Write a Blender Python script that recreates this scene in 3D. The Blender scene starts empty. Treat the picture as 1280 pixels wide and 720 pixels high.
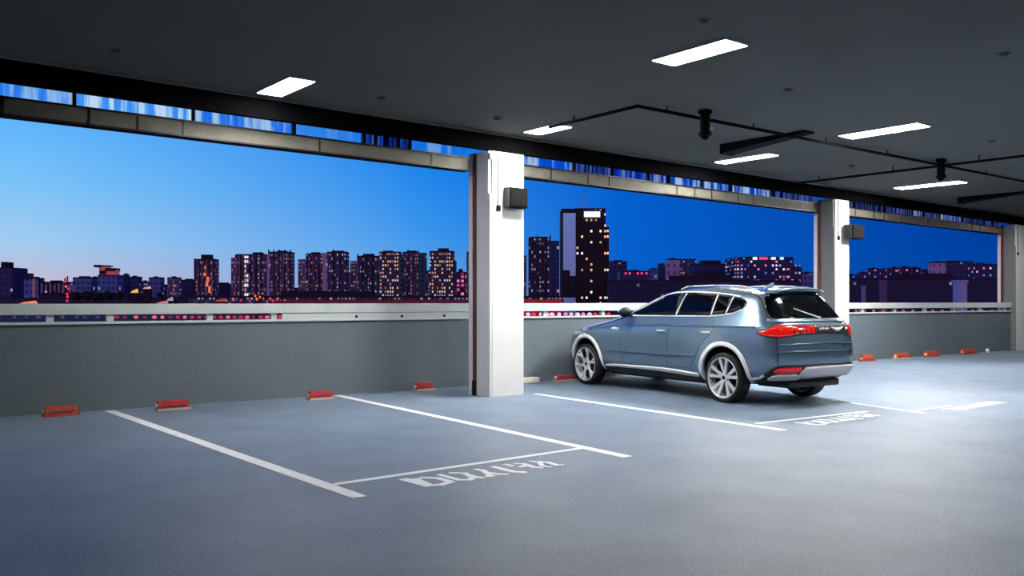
import bpy, bmesh, math, random
from mathutils import Vector, Matrix
from mathutils.bvhtree import BVHTree
random.seed(7)
SC = bpy.context.scene
COL = SC.collection
R = math.radians

# ------------------------------------------------------------------ camera
FPX, CAM_H, HOR = 1110.0, 1.5, 377.0
YAW = math.atan(1410/1110)                 # direction of view measured from +X
cd = bpy.data.cameras.new('camera'); cam = bpy.data.objects.new('camera', cd); COL.objects.link(cam)
cam.location = (0, 0, CAM_H); cam.rotation_euler = (R(90), 0, YAW-R(90))
cd.sensor_width = 36; cd.lens = FPX/1280*36; cd.shift_y = (HOR-360)/1280
cd.clip_end = 40000
SC.camera = cam
VD = Vector((math.cos(YAW), math.sin(YAW), 0)); VR = Vector((math.sin(YAW), -math.cos(YAW), 0))

# ------------------------------------------------------------------ look
SC.view_settings.view_transform = 'Standard'; SC.view_settings.look = 'None'
SC.view_settings.exposure = 0.0; SC.view_settings.gamma = 1.0
SC.view_settings.use_curve_mapping = False
LAMP = 150.0                               # radiance of a ceiling luminaire

def s2l(c):
    return tuple((v/255/12.92 if v/255 <= .04045 else ((v/255+.055)/1.055)**2.4) for v in c)

# ------------------------------------------------------------------ dusk sky
def build_world():
    w = bpy.data.worlds.new('dusk_sky'); SC.world = w; w.use_nodes = True
    nt = w.node_tree; N = nt.nodes; L = nt.links; N.clear()
    out = N.new('ShaderNodeOutputWorld'); bg = N.new('ShaderNodeBackground'); L.new(bg.outputs[0], out.inputs[0])
    tc = N.new('ShaderNodeTexCoord')
    flat = N.new('ShaderNodeVectorMath'); flat.operation = 'MULTIPLY'; flat.inputs[1].default_value = (1,1,0)
    L.new(tc.outputs['Generated'], flat.inputs[0])
    nrm = N.new('ShaderNodeVectorMath'); nrm.operation = 'NORMALIZE'; L.new(flat.outputs[0], nrm.inputs[0])
    dot = N.new('ShaderNodeVectorMath'); dot.operation = 'DOT_PRODUCT'; dot.inputs[1].default_value = VR
    L.new(nrm.outputs[0], dot.inputs[0])
    sep = N.new('ShaderNodeSeparateXYZ'); L.new(tc.outputs['Generated'], sep.inputs[0])
    def ramp(stops):
        mr = N.new('ShaderNodeMapRange'); mr.inputs['From Min'].default_value = -.02; mr.inputs['From Max'].default_value = .4
        L.new(sep.outputs['Z'], mr.inputs['Value'])
        r = N.new('ShaderNodeValToRGB'); e = r.color_ramp.elements
        for k, (z, c) in enumerate(stops):
            p = min(1, (z+.02)/.42)
            el = e[k] if k < 2 else e.new(p)
            el.position = p; el.color = (*s2l(c), 1)
        L.new(mr.outputs[0], r.inputs[0]); return r
    a = ramp([(-.02,(60,60,85)), (.4,(18,66,150)), (.0,(190,180,205)), (.025,(190,190,215)), (.06,(160,203,238)), (.12,(120,194,248)), (.19,(88,176,252)), (.26,(60,140,235))])
    b = ramp([(-.02,(20,30,80)), (.4,(8,40,120)), (.0,(105,162,222)), (.04,(82,160,232)), (.08,(55,148,236)), (.15,(25,132,234)), (.2,(20,115,228))])
    c = ramp([(-.02,(4,14,60)), (.4,(0,24,90)), (.0,(2,62,145)), (.04,(0,64,158)), (.1,(0,56,156)), (.15,(0,46,145))])
    b2 = ramp([(-.02,(8,20,70)), (.4,(0,30,110)), (.0,(5,92,190)), (.05,(6,96,203)), (.1,(4,96,206)), (.17,(2,92,205))])
    def mix(lo, hi, A, B):
        mr = N.new('ShaderNodeMapRange'); mr.inputs['From Min'].default_value = lo; mr.inputs['From Max'].default_value = hi
        mr.interpolation_type = 'SMOOTHSTEP' if False else 'LINEAR'
        L.new(dot.outputs['Value'], mr.inputs['Value'])
        m = N.new('ShaderNodeMixRGB'); L.new(mr.outputs[0], m.inputs[0]); L.new(A, m.inputs[1]); L.new(B, m.inputs[2]); return m.outputs[0]
    m1 = mix(-.48, -.10, a.outputs[0], b.outputs[0])
    m2 = mix(-.10, .12, m1, b2.outputs[0])
    m3 = mix(.12, .48, m2, c.outputs[0])
    # unseen sky behind the viewer: mauve afterglow added to tint the facades
    g = ramp([(-.02,(90,60,80)), (.4,(96,84,140)), (.0,(235,170,185)), (.06,(235,170,205)), (.16,(190,150,210)), (.28,(130,116,186))])
    db = N.new('ShaderNodeVectorMath'); db.operation = 'DOT_PRODUCT'; db.inputs[1].default_value = -VD
    L.new(nrm.outputs[0], db.inputs[0])
    mb = N.new('ShaderNodeMapRange'); mb.inputs['From Min'].default_value = -.35; mb.inputs['From Max'].default_value = .35; L.new(db.outputs['Value'], mb.inputs['Value'])
    mm = N.new('ShaderNodeMixRGB'); L.new(mb.outputs[0], mm.inputs[0]); L.new(m3, mm.inputs[1]); L.new(g.outputs[0], mm.inputs[2]); m3 = mm.outputs[0]
    L.new(m3, bg.inputs[0]); bg.inputs[1].default_value = 1.0
build_world()

# ------------------------------------------------------------------ materials
MATS = {}
def mat(name, col, rough=.6, metal=0, noise=0, nscale=8, bump=0, bscale=60, coat=0, emit=None, estr=1, spec=.5, stretch=None):
    if name in MATS: return MATS[name]
    m = bpy.data.materials.new(name); m.use_nodes = True; nt = m.node_tree; N = nt.nodes; L = nt.links
    p = N['Principled BSDF']; c = s2l(col)
    p.inputs['Base Color'].default_value = (*c, 1); p.inputs['Roughness'].default_value = rough
    p.inputs['Metallic'].default_value = metal; p.inputs['Coat Weight'].default_value = coat
    p.inputs['Coat Roughness'].default_value = .04; p.inputs['Specular IOR Level'].default_value = spec
    tc = N.new('ShaderNodeTexCoord')
    src = tc.outputs['Object']
    if stretch:
        mp = N.new('ShaderNodeMapping'); mp.inputs['Scale'].default_value = stretch; L.new(src, mp.inputs[0]); src = mp.outputs[0]
    if noise:
        t = N.new('ShaderNodeTexNoise'); t.inputs['Scale'].default_value = nscale; t.inputs['Detail'].default_value = 6
        L.new(src, t.inputs['Vector'])
        r = N.new('ShaderNodeValToRGB'); r.color_ramp.elements[0].position = .3; r.color_ramp.elements[1].position = .7
        r.color_ramp.elements[0].color = (*[v*(1-noise) for v in c], 1); r.color_ramp.elements[1].color = (*[min(1, v*(1+noise)) for v in c], 1)
        L.new(t.outputs['Fac'], r.inputs[0]); L.new(r.outputs[0], p.inputs['Base Color'])
    if bump:
        t = N.new('ShaderNodeTexNoise'); t.inputs['Scale'].default_value = bscale; t.inputs['Detail'].default_value = 4
        L.new(src, t.inputs['Vector'])
        b = N.new('ShaderNodeBump'); b.inputs['Strength'].default_value = bump; b.inputs['Distance'].default_value = .01
        L.new(t.outputs['Fac'], b.inputs['Height']); L.new(b.outputs[0], p.inputs['Normal'])
    if emit:
        p.inputs['Emission Color'].default_value = (*s2l(emit), 1); p.inputs['Emission Strength'].default_value = estr
    MATS[name] = m; return m

def facade(name, wall, lits, density=.3, estr=1.0, cw=3.0, ch=3.2, fx=.55, fz=.55, glass=(18,20,40), stripe=0):
    """wall with a grid of windows, some of them lit; object coordinates, metres"""
    if name in MATS: return MATS[name]
    m = bpy.data.materials.new(name); m.use_nodes = True; nt = m.node_tree; N = nt.nodes; L = nt.links
    p = N['Principled BSDF']; p.inputs['Roughness'].default_value = .6
    tc = N.new('ShaderNodeTexCoord'); sp = N.new('ShaderNodeSeparateXYZ'); L.new(tc.outputs['Object'], sp.inputs[0])
    def M(op, a, b=None):
        n = N.new('ShaderNodeMath'); n.operation = op
        for i, v in enumerate((a, b)):
            if v is None: continue
            if isinstance(v, (int, float)): n.inputs[i].default_value = v
            else: L.new(v, n.inputs[i])
        return n.outputs[0]
    u = M('DIVIDE', M('ADD', sp.outputs['X'], sp.outputs['Y']), cw); v = M('DIVIDE', sp.outputs['Z'], ch)
    fu = M('FRACT', u); fv = M('FRACT', v); iu = M('FLOOR', u); iv = M('FLOOR', v)
    mask = M('MULTIPLY', M('LESS_THAN', fu, fx), M('LESS_THAN', fv, fz))
    cb = N.new('ShaderNodeCombineXYZ'); L.new(iu, cb.inputs[0]); L.new(iv, cb.inputs[1])
    wn = N.new('ShaderNodeTexWhiteNoise'); wn.noise_dimensions = '2D'; L.new(cb.outputs[0], wn.inputs['Vector'])
    lit = M('MULTIPLY', M('LESS_THAN', wn.outputs['Value'], density), mask)
    sc = N.new('ShaderNodeSeparateColor'); L.new(wn.outputs['Color'], sc.inputs[0])
    rp = N.new('ShaderNodeValToRGB'); rp.color_ramp.interpolation = 'CONSTANT'
    e = rp.color_ramp.elements
    for k, c in enumerate(lits):
        el = e[k] if k < 2 else e.new(k/len(lits))
        el.position = k/len(lits); el.color = (*s2l(c), 1)
    L.new(sc.outputs[1], rp.inputs[0])
    mx = N.new('ShaderNodeMixRGB'); L.new(mask, mx.inputs[0])
    w = s2l(wall)
    if stripe:
        ms = N.new('ShaderNodeMixRGB'); L.new(M('LESS_THAN', M('FRACT', M('DIVIDE', u, 3.0)), .33), ms.inputs[0])
        ms.inputs[1].default_value = (*w, 1); ms.inputs[2].default_value = (*[min(1, x*stripe) for x in w], 1); L.new(ms.outputs[0], mx.inputs[1])
    else: mx.inputs[1].default_value = (*w, 1)
    mx.inputs[2].default_value = (*s2l(glass), 1)
    L.new(mx.outputs[0], p.inputs['Base Color']); L.new(rp.outputs[0], p.inputs['Emission Color'])
    st = M('MULTIPLY', lit, M('MULTIPLY', M('ADD', sc.outputs[2], .25), estr)); L.new(st, p.inputs['Emission Strength'])
    MATS[name] = m; return m

# ------------------------------------------------------------------ mesh helpers
class MB:
    def __init__(s): s.b = bmesh.new()
    def box(s, x0, x1, y0, y1, z0, z1, bev=0):
        r = bmesh.ops.create_cube(s.b, size=1)
        vs = r['verts']
        for v in vs: v.co = Vector((x0+(v.co.x+.5)*(x1-x0), y0+(v.co.y+.5)*(y1-y0), z0+(v.co.z+.5)*(z1-z0)))
        if bev:
            es = list({e for v in vs for e in v.link_edges})
            bmesh.ops.bevel(s.b, geom=es, offset=bev, segments=2, affect='EDGES', profile=.5)
        return s
    def cyl(s, p, q, r, r2=None, n=20):
        p, q = Vector(p), Vector(q); d = q-p
        m = Matrix.Translation((p+q)/2) @ d.to_track_quat('Z', 'Y').to_matrix().to_4x4()
        bmesh.ops.create_cone(s.b, cap_ends=True, segments=n, radius1=r, radius2=r if r2 is None else r2, depth=d.length, matrix=m); return s
    def sphere(s, c, r, sc=(1,1,1), n=16):
        m = Matrix.Translation(c) @ Matrix.Diagonal((*sc, 1))
        bmesh.ops.create_uvsphere(s.b, u_segments=n, v_segments=n//2, radius=r, matrix=m); return s
    def prism(s, pts, z0, z1):
        lo = [s.b.verts.new((x, y, z0)) for x, y in pts]; hi = [s.b.verts.new((x, y, z1)) for x, y in pts]
        n = len(pts); s.b.faces.new(lo[::-1]); s.b.faces.new(hi)
        for i in range(n): s.b.faces.new((lo[i], lo[(i+1)%n], hi[(i+1)%n], hi[i]))
        return s
    def prism_xz(s, pts, y0, y1):
        lo = [s.b.verts.new((x, y0, z)) for x, z in pts]; hi = [s.b.verts.new((x, y1, z)) for x, z in pts]
        n = len(pts); s.b.faces.new(lo); s.b.faces.new(hi[::-1])
        for i in range(n): s.b.faces.new((lo[(i+1)%n], lo[i], hi[i], hi[(i+1)%n]))
        return s
    def lathe_y(s, prof, c=(0,0,0), n=48):      # profile of (radius, y) turned about the Y axis
        rings = []
        for k in range(n):
            a = 2*math.pi*k/n
            rings.append([s.b.verts.new((c[0]+r*math.cos(a), c[1]+y, c[2]+r*math.sin(a))) for r, y in prof])
        for k in range(n):
            A, B = rings[k], rings[(k+1)%n]
            for i in range(len(prof)-1):
                try: s.b.faces.new((A[i], A[i+1], B[i+1], B[i]))
                except ValueError: pass
        return s
    def build(s, name, material, parent=None, smooth=False, rot=None):
        bmesh.ops.recalc_face_normals(s.b, faces=s.b.faces)
        me = bpy.data.meshes.new(name); s.b.to_mesh(me); s.b.free()
        me.materials.append(material)
        if smooth: me.shade_smooth()
        if smooth == 'auto':
            for p in me.polygons: p.use_smooth = False
        o = bpy.data.objects.new(name, me); COL.objects.link(o)
        if parent: o.parent = parent
        return o
def tag(o, label=None, cat=None, group=None, kind=None):
    if label: o['label'] = label
    if cat: o['category'] = cat
    if group: o['group'] = group
    if kind: o['kind'] = kind
    return o
def empty(name, loc=(0,0,0), rz=0, label=None, cat=None, group=None, kind=None):
    o = bpy.data.objects.new(name, None); COL.objects.link(o); o.location = loc; o.rotation_euler = (0,0,rz)
    o.empty_display_size = .2
    return tag(o, label, cat, group, kind)
def kids(o): return [c for c in bpy.data.objects if c.parent == o]
def copy_tree(o, parent=None):
    c = o.copy(); COL.objects.link(c); c.parent = parent
    for ch in kids(o): copy_tree(ch, c)
    return c
def struct(o): o['kind'] = 'structure'; return o

# ------------------------------------------------------------------ place geometry
CEIL = 4.16
SB = .034; PB = math.atan(SB)
def YB(x): return 10.88+SB*x               # line of the row of columns
W0, W1 = Vector((1.93, 13.2)), Vector((28.8, 12.0)); WU = (W1-W0).normalized(); WA = math.atan2(WU.y, WU.x)
def YW(x): return W0.y+(x-W0.x)*WU.y/WU.x   # inner face of the parapet wall
XL, XR, YBACK = -9.0, 36.0, -9.0

concrete_floor = mat('floor_concrete', (116,133,153), rough=.48, noise=.12, nscale=1.3, bump=.7, bscale=45, spec=.35)
N = concrete_floor.node_tree.nodes; L = concrete_floor.node_tree.links
# fine grain of the coating on top of the broad patches
def add_grain(m, scale=90, lo=.82, hi=1.15):
    nt = m.node_tree; p = nt.nodes['Principled BSDF']; src = p.inputs['Base Color'].links[0].from_socket
    t = nt.nodes.new('ShaderNodeTexNoise'); t.inputs['Scale'].default_value = scale; t.inputs['Detail'].default_value = 3
    tc = nt.nodes.new('ShaderNodeTexCoord'); nt.links.new(tc.outputs['Object'], t.inputs['Vector'])
    mr = nt.nodes.new('ShaderNodeMapRange'); mr.inputs['From Min'].default_value = .3; mr.inputs['From Max'].default_value = .7
    mr.inputs['To Min'].default_value = lo; mr.inputs['To Max'].default_value = hi; nt.links.new(t.outputs['Fac'], mr.inputs['Value'])
    mu = nt.nodes.new('ShaderNodeMixRGB'); mu.blend_type = 'MULTIPLY'; mu.inputs[0].default_value = 1
    nt.links.new(src, mu.inputs[1]); nt.links.new(mr.outputs[0], mu.inputs[2]); nt.links.new(mu.outputs[0], p.inputs['Base Color'])
add_grain(concrete_floor, 60, .72, 1.26)
wall_m = mat('parapet_paint', (100,112,120), rough=.7, noise=.06, nscale=1.0, bump=.15, bscale=30)
add_grain(wall_m, 14, .95, 1.05)
ceil_m = mat('ceiling_paint', (90,90,85), rough=.8, noise=.08, nscale=.5, bump=.1, bscale=20)
inner_m = mat('rear_wall_paint', (60,64,67), rough=.75, noise=.08, nscale=.8)
black_m = mat('black_beam_paint', (4,4,5), rough=.85, spec=.02, noise=.2, nscale=3)
brown_m = mat('lower_beam_concrete', (98,95,86), rough=.75, noise=.18, nscale=5, bump=.3, bscale=30)
white_m = mat('white_column_paint', (244,245,244), rough=.5, noise=.03, nscale=2)
offw_m = mat('pale_rail_paint', (205,212,212), rough=.45, noise=.06, nscale=3)
line_m = mat('floor_marking_paint', (247,250,252), rough=.55, noise=.05, nscale=12)
rust_m = mat('rust_brown_steel', (104,58,46), rough=.6, noise=.3, nscale=8)
dark_m = mat('dark_bracket_metal', (22,23,25), rough=.45, metal=.3)
pipe_m = mat('black_pipe', (5,5,6), rough=.8, spec=.15)
grey_m = mat('dark_grey_housing', (9,9,9), rough=.9, spec=.1)

# floor, walls, ceiling
floor = struct(MB().prism([(XL,YBACK), (XR,YBACK), (XR,YW(XR)+.25), (XL,YW(XL)+.25)], -.35, 0).build('floor', concrete_floor))
ceil = struct(MB().prism([(XL,YBACK), (XR,YBACK), (XR,YB(XR)+.55), (XL,YB(XL)+.55)], CEIL, CEIL+.5).build('ceiling', ceil_m))
struct(MB().prism([(XL,YB(XL)+.55), (XR,YB(XR)+.55), (XR,YW(XR)+.5), (XL,YW(XL)+.5)], CEIL+.36, CEIL+.5).build('trim_sky_blocker', ceil_m))  # unseen slab added to keep sky light off the parapet
wall = struct(MB().prism([(XL,YW(XL)), (XR,YW(XR)), (XR,YW(XR)+.25), (XL,YW(XL)+.25)], 0, 1.19).build('wall_front', wall_m))
struct(MB().box(XL, XR, YBACK-.2, YBACK, 0, CEIL).build('wall_back', inner_m))
struct(MB().box(XL-.2, XL, YBACK-.2, YW(XL)+.25, 0, CEIL).build('wall_left', inner_m))
struct(MB().box(XR, XR+.2, YBACK-.2, YW(XR)+.25, 0, CEIL).build('wall_right', inner_m))

def strip(x0, x1, ya, yb, z0, z1, f=YB):      # a bar that follows the line of columns
    return [(x0, f(x0)+ya), (x1, f(x1)+ya), (x1, f(x1)+yb), (x0, f(x0)+yb)], z0, z1
struct(MB().prism(*strip(XL, XR, 0, .10, 3.88, CEIL)).build('trim_black_beam', black_m))
struct(MB().prism(*strip(XL, XR, -.05, 0, CEIL-.035, CEIL)).build('trim_ceiling_edge', mat('ceiling_edge_bead', (120,118,110), rough=.7)))
COLX = [(-.55, .15), (8.34, 9.04), (18.52, 19.17), (29.0, 29.75)]
BAYS = [(XL, -.6), (.2, 8.2), (9.04, 18.4), (19.17, 28.9), (29.75, XR)]
for x0, x1 in BAYS[0:]:
    struct(MB().prism(*strip(x0, x1, .34, .52, 3.594, 3.77)).build('trim_lower_beam', brown_m))
    m = MB(); m.prism(*strip(x0, x1, .32, .54, 3.77, 3.79)); m.prism(*strip(x0, x1, .32, .53, 3.575, 3.594))
    x = x0+.9
    while x < x1-.2:
        m.prism([(x, YB(x)+.33), (x+.02, YB(x)+.33), (x+.02, YB(x)+.36), (x, YB(x)+.36)], 3.594, 3.77)
        x += random.choice([.55, .9, 1.5, 1.9])
    struct(m.build('trim_beam_edge', dark_m))

# clerestory strip: tinted and ribbed glass between the two beams
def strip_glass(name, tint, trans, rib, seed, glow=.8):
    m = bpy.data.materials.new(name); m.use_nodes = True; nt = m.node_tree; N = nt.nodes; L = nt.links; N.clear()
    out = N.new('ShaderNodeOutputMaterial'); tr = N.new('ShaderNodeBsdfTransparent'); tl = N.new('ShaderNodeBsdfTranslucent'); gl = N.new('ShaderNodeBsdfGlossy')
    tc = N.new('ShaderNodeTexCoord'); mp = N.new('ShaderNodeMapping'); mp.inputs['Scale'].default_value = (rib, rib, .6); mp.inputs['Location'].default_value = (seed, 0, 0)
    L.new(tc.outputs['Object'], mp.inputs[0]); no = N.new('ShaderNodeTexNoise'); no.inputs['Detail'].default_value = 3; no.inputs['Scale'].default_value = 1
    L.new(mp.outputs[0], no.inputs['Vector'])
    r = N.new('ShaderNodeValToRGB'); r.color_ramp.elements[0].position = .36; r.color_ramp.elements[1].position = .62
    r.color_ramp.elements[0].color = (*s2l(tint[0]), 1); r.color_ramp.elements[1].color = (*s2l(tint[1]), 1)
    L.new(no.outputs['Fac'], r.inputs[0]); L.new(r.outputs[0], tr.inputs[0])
    N.remove(tl); streak_glow = N.new('ShaderNodeEmission'); streak_glow.inputs[0].default_value = (*s2l((196,226,255)),1); streak_glow.inputs[1].default_value = glow  # bright streaks in the glass are added glow, no lamp behind
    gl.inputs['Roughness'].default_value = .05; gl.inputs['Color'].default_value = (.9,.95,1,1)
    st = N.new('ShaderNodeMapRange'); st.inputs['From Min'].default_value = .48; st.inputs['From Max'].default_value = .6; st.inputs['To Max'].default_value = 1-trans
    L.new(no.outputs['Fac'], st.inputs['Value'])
    m1 = N.new('ShaderNodeMixShader'); L.new(st.outputs[0], m1.inputs[0]); L.new(tr.outputs[0], m1.inputs[1]); L.new(streak_glow.outputs[0], m1.inputs[2])
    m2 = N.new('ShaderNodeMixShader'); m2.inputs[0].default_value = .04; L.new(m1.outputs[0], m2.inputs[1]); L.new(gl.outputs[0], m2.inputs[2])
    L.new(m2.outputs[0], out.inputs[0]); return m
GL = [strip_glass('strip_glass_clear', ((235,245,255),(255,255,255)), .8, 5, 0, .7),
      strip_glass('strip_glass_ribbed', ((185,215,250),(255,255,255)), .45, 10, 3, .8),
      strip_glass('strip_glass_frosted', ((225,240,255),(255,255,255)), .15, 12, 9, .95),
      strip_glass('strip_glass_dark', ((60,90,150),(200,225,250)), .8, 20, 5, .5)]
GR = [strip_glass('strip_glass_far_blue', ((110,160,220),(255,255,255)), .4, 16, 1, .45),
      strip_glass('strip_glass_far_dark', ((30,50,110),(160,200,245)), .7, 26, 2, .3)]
wn = 0
for bi, (x0, x1) in enumerate(BAYS[1:4]):
    x = x0+.01; k = 0
    while x < x1-.05:
        w = random.choice([.55, .8, 1.1, 1.4]) if bi == 0 else random.choice([.6, 1.0, 1.5])
        if x+w > x1-.3: w = x1-.01-x
        wn += 1
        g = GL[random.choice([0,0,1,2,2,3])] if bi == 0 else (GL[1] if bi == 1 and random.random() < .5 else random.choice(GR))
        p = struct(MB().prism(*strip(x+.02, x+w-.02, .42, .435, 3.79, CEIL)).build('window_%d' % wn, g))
        m = MB().prism(*strip(x-.02, x+.02, .39, .46, 3.79, CEIL))
        if g is GL[3]:
            for q in range(3): xx = x+w*(q+1)/4; m.prism(*strip(xx-.03, xx+.02, .40, .45, 3.79, CEIL))
        m.build('mullion', dark_m, p)
        x += w; k += 1

# columns
def column(x0, x1, label, sm=None):
    sm = sm or white_m
    y = YB((x0+x1)/2)-.02; w = x1-x0
    t = empty('concrete_column', (x0, y, 0), PB, label, 'column', 'white painted columns')
    m = MB().box(.05, w, 0, .36, 0, 3.87); m.build('shaft', white_m, t)
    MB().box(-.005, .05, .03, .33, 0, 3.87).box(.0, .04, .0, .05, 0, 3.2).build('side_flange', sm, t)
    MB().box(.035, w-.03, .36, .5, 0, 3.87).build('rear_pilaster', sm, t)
    MB().box(-.015, .03, .335, .415, .22, 3.87).build('door_track', rust_m, t)
    MB().box(-.03, .03, .42, .505, 0, 3.87).build('edge_strip', white_m, t)
    b = MB().box(-.035, .035, .33, .417, 0.0, .24); b.cyl((-.04,.37,.06), (-.04,.37,.10), .03); b.cyl((-.04,.37,.18), (-.04,.37,.22), .025)
    b.build('floor_bracket', dark_m, t)
    g = MB().box(.16, .175, -.012, 0, 3.0, 3.86).box(.13, .2, -.03, 0, 2.93, 3.02)
    g.build('conduit', grey_m, t)
    MB().box(-.01, .05, -.02, .05, 3.74, 3.84, .01).build('sensor', mat('sensor_white', (215,215,200)), t)
    return t
gs = mat('shaded_column_side', (120,124,122), rough=.6, noise=.05)  # shade on the left sides of the far columns, put into the colour
column(*COLX[1], 'big white square column left of the parked car, nearest column with a dark box high on its face')
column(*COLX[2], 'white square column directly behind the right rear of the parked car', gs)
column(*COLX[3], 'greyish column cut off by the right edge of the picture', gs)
def wall_box(x0, x1, z0, z1, y0, y1, yref, label):
    t = empty('wall_speaker', ((x0+x1)/2, yref, z0), PB, label, 'speaker', 'dark boxes on the columns')
    w = (x1-x0)/2
    MB().box(-w, w, y0, y1, 0, z1-z0, .012).build('housing', grey_m, t)
    m = MB().box(-w+.03, w-.015, y0-.008, y0, .03, z1-z0-.03); m.build('front_panel', mat('speaker_grille', (13,12,12), rough=.9, spec=.1, bump=.4, bscale=300), t)
    MB().box(-w-.02, -w, y0+.02, y1, .0, z1-z0-.0).build('side_bracket', mat('pale_bracket', (48,48,47)), t)
    return t
wall_box(8.34+.29, 8.34+.66, 2.99, 3.31, -.14, 0, YB(8.8)-.02, 'dark grey wall box high on the big column left of the car')
wall_box(18.52+.42, 18.52+.95, 2.97, 3.3, -.20, 0, YB(19)-.02, 'dark wall box high on the column behind the car, sticking out past its edge')

# parapet rails
def rail(x0, x1, posts, label, panel=None):
    o = Vector((x0, YW(x0))); ln = (x1-x0)/WU.x
    t = empty('parapet_rail', (x0, YW(x0), 1.19), WA, label, 'railing', 'pale rails on top of the parapet wall')
    MB().box(0, ln, -.02, .2, .13, .28, .008).build('top_rail', offw_m, t)
    MB().box(0, ln, -.035, .22, 0, .035, .005).build('bottom_rail', offw_m, t)
    for p in posts:
        q = (p-x0)/WU.x
        MB().box(q-.045, q+.045, .02, .1, .03, .135).build('post', offw_m, t)
    if panel:
        a, b = [(v-x0)/WU.x for v in panel]
        pn = MB().box(a, b, -.005, .05, .03, .125).build('infill_panel', offw_m, t)
        for k in range(4):
            q = a+(b-a)*(.3+.2*k)
            MB().cyl((q, -.02, .065), (q, .0, .065), .022, n=12).build('bolt', dark_m, pn)
    return t
rail(XL, 9.9, [-6,-4,-2,-.5,.6,2.5,3.25,4.62,5.6], 'pale parapet rail in the left bay, part open and part filled with a white panel', (5.72, 9.9))
rail(9.93, 20.3, [10.9+1.45*i for i in range(7)], 'pale parapet rail between the two white columns, partly behind the car')
rail(20.33, 31.5, [21.2+1.5*i for i in range(7)], 'pale parapet rail in the far right bay, right of the column behind the car')

# ------------------------------------------------------------------ ceiling lights
diff_m = mat('luminaire_diffuser', (255,255,255), rough=.5, emit=(255,252,247), estr=LAMP)
hous_m = mat('luminaire_housing', (215,215,210), rough=.5, metal=.2)
def lamp(x0, x1, y0, y1, label, strength=1.0, skew=0):
    w, l = x1-x0, y1-y0
    t = empty('ceiling_light', ((x0+x1)/2, (y0+y1)/2, CEIL), 0, label, 'ceiling light', 'rectangular ceiling lights')
    m = MB()
    f = .008
    m.box(-w/2-f, w/2+f, -l/2-f, -l/2, -.031, 0); m.box(-w/2-f, w/2+f, l/2, l/2+f, -.031, 0)
    m.box(-w/2-f, -w/2, -l/2, l/2, -.031, 0); m.box(w/2, w/2+f, -l/2, l/2, -.031, 0); m.box(-w/2, w/2, -l/2, l/2, -.008, 0)
    m.build('housing', hous_m, t)
    dm = diff_m if strength == 1 else mat('luminaire_diffuser_%d' % int(strength*100), (255,255,255), emit=(255,252,247), estr=LAMP*strength)
    MB().box(-w/2, w/2, -l/2, l/2, -.03, -.012).build('diffuser', dm, t)
    return t
lamp(4.4, 4.72, 9.81, 10.78, 'leftmost ceiling light, alone above the left bay near the black beam', .75)
lamp(7.2, 7.55, 5.68, 6.67, 'ceiling light nearest the viewer, top right of the picture centre', .55)
lamp(8.68, 9.0, 9.98, 10.72, 'small ceiling light beside the top of the big white column', 1.9)
lamp(12.8, 13.2, 6.6, 7.87, 'long ceiling light above and right of the dark hanging duct', 1.15)
lamp(13.38, 13.66, 9.6, 10.8, 'ceiling light just under the end of the dark duct, above the car', 2.2)
lamp(19.68, 20.05, 9.2, 10.7, 'ceiling light behind the hanging camera where the pipes cross', 1.7)
lamp(27.3, 27.7, 9.3, 10.9, 'ceiling light cut off by the right edge of the picture', .3)

lamp(14.6, 15.0, 1.4, 2.6, 'added ceiling light outside the picture to the right, brightening the car rear', 1.3)  # unseen lamp, added to light the back of the car
lamp(8.9, 9.3, 1.0, 2.2, 'added ceiling light above and behind the viewer, brightening the column faces', .35)  # unseen lamp, added for more light on the column fronts
# ducts, pipes, cameras, detectors
def duct(x, y0, y1, label):
    t = empty('ceiling_duct', (x, y0, CEIL), 0, label, 'duct', 'dark ceiling ducts')
    L_ = y1-y0; m = MB(); v = [m.b.verts.new(p) for p in ((0,0,-.03),(.26,0,-.03),(.30,L_,-.155),(0,L_,-.155),(0,0,0),(.26,0,0),(.30,L_,0),(0,L_,0))]
    for f in ((0,1,2,3),(7,6,5,4),(0,4,5,1),(1,5,6,2),(2,6,7,3),(3,7,4,0)): m.b.faces.new([v[q] for q in f])
    m.build('duct_body', pipe_m, t)
    MB().box(-.012, .312, L_-.05, L_+.005, -.165, 0).build('end_flange', pipe_m, t)
duct(12.06, 8.0, 9.62, 'flat black duct under the ceiling between two ceiling lights above the car')
duct(22.9, 9.0, 10.75, 'flat black duct under the ceiling at the far right')
def pipe(pts, label):
    t = empty('ceiling_pipe', pts[0], 0, label, 'pipe', 'thin black ceiling pipes')
    o = Vector(pts[0]); m = MB()
    for a, b in zip(pts, pts[1:]):
        a, b = Vector(a)-o, Vector(b)-o
        m.cyl(a, b, .024, n=12); n = int((b-a).length//2)
        for k in range(n+1):
            q = a+(b-a)*(k+.3)/(n+1); MB().cyl(q, q+Vector((0,0,CEIL-pts[0][2])), .012, n=8).build('hanger', dark_m, t)
        m.sphere(b, .028, n=10)
    m.build('pipe_run', pipe_m, t, smooth=True)
PZ = 4.08
pipe([(8.58,10.0,PZ), (8.55,8.18,PZ), (29.5,8.18,PZ)], 'long thin black ceiling pipe with one bend, running to the right edge')
pipe([(16.65,11.2,PZ-.03), (16.65,3.0,PZ-.03)], 'thin black cross pipe passing under the long pipe at the hanging camera on the right')
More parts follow.
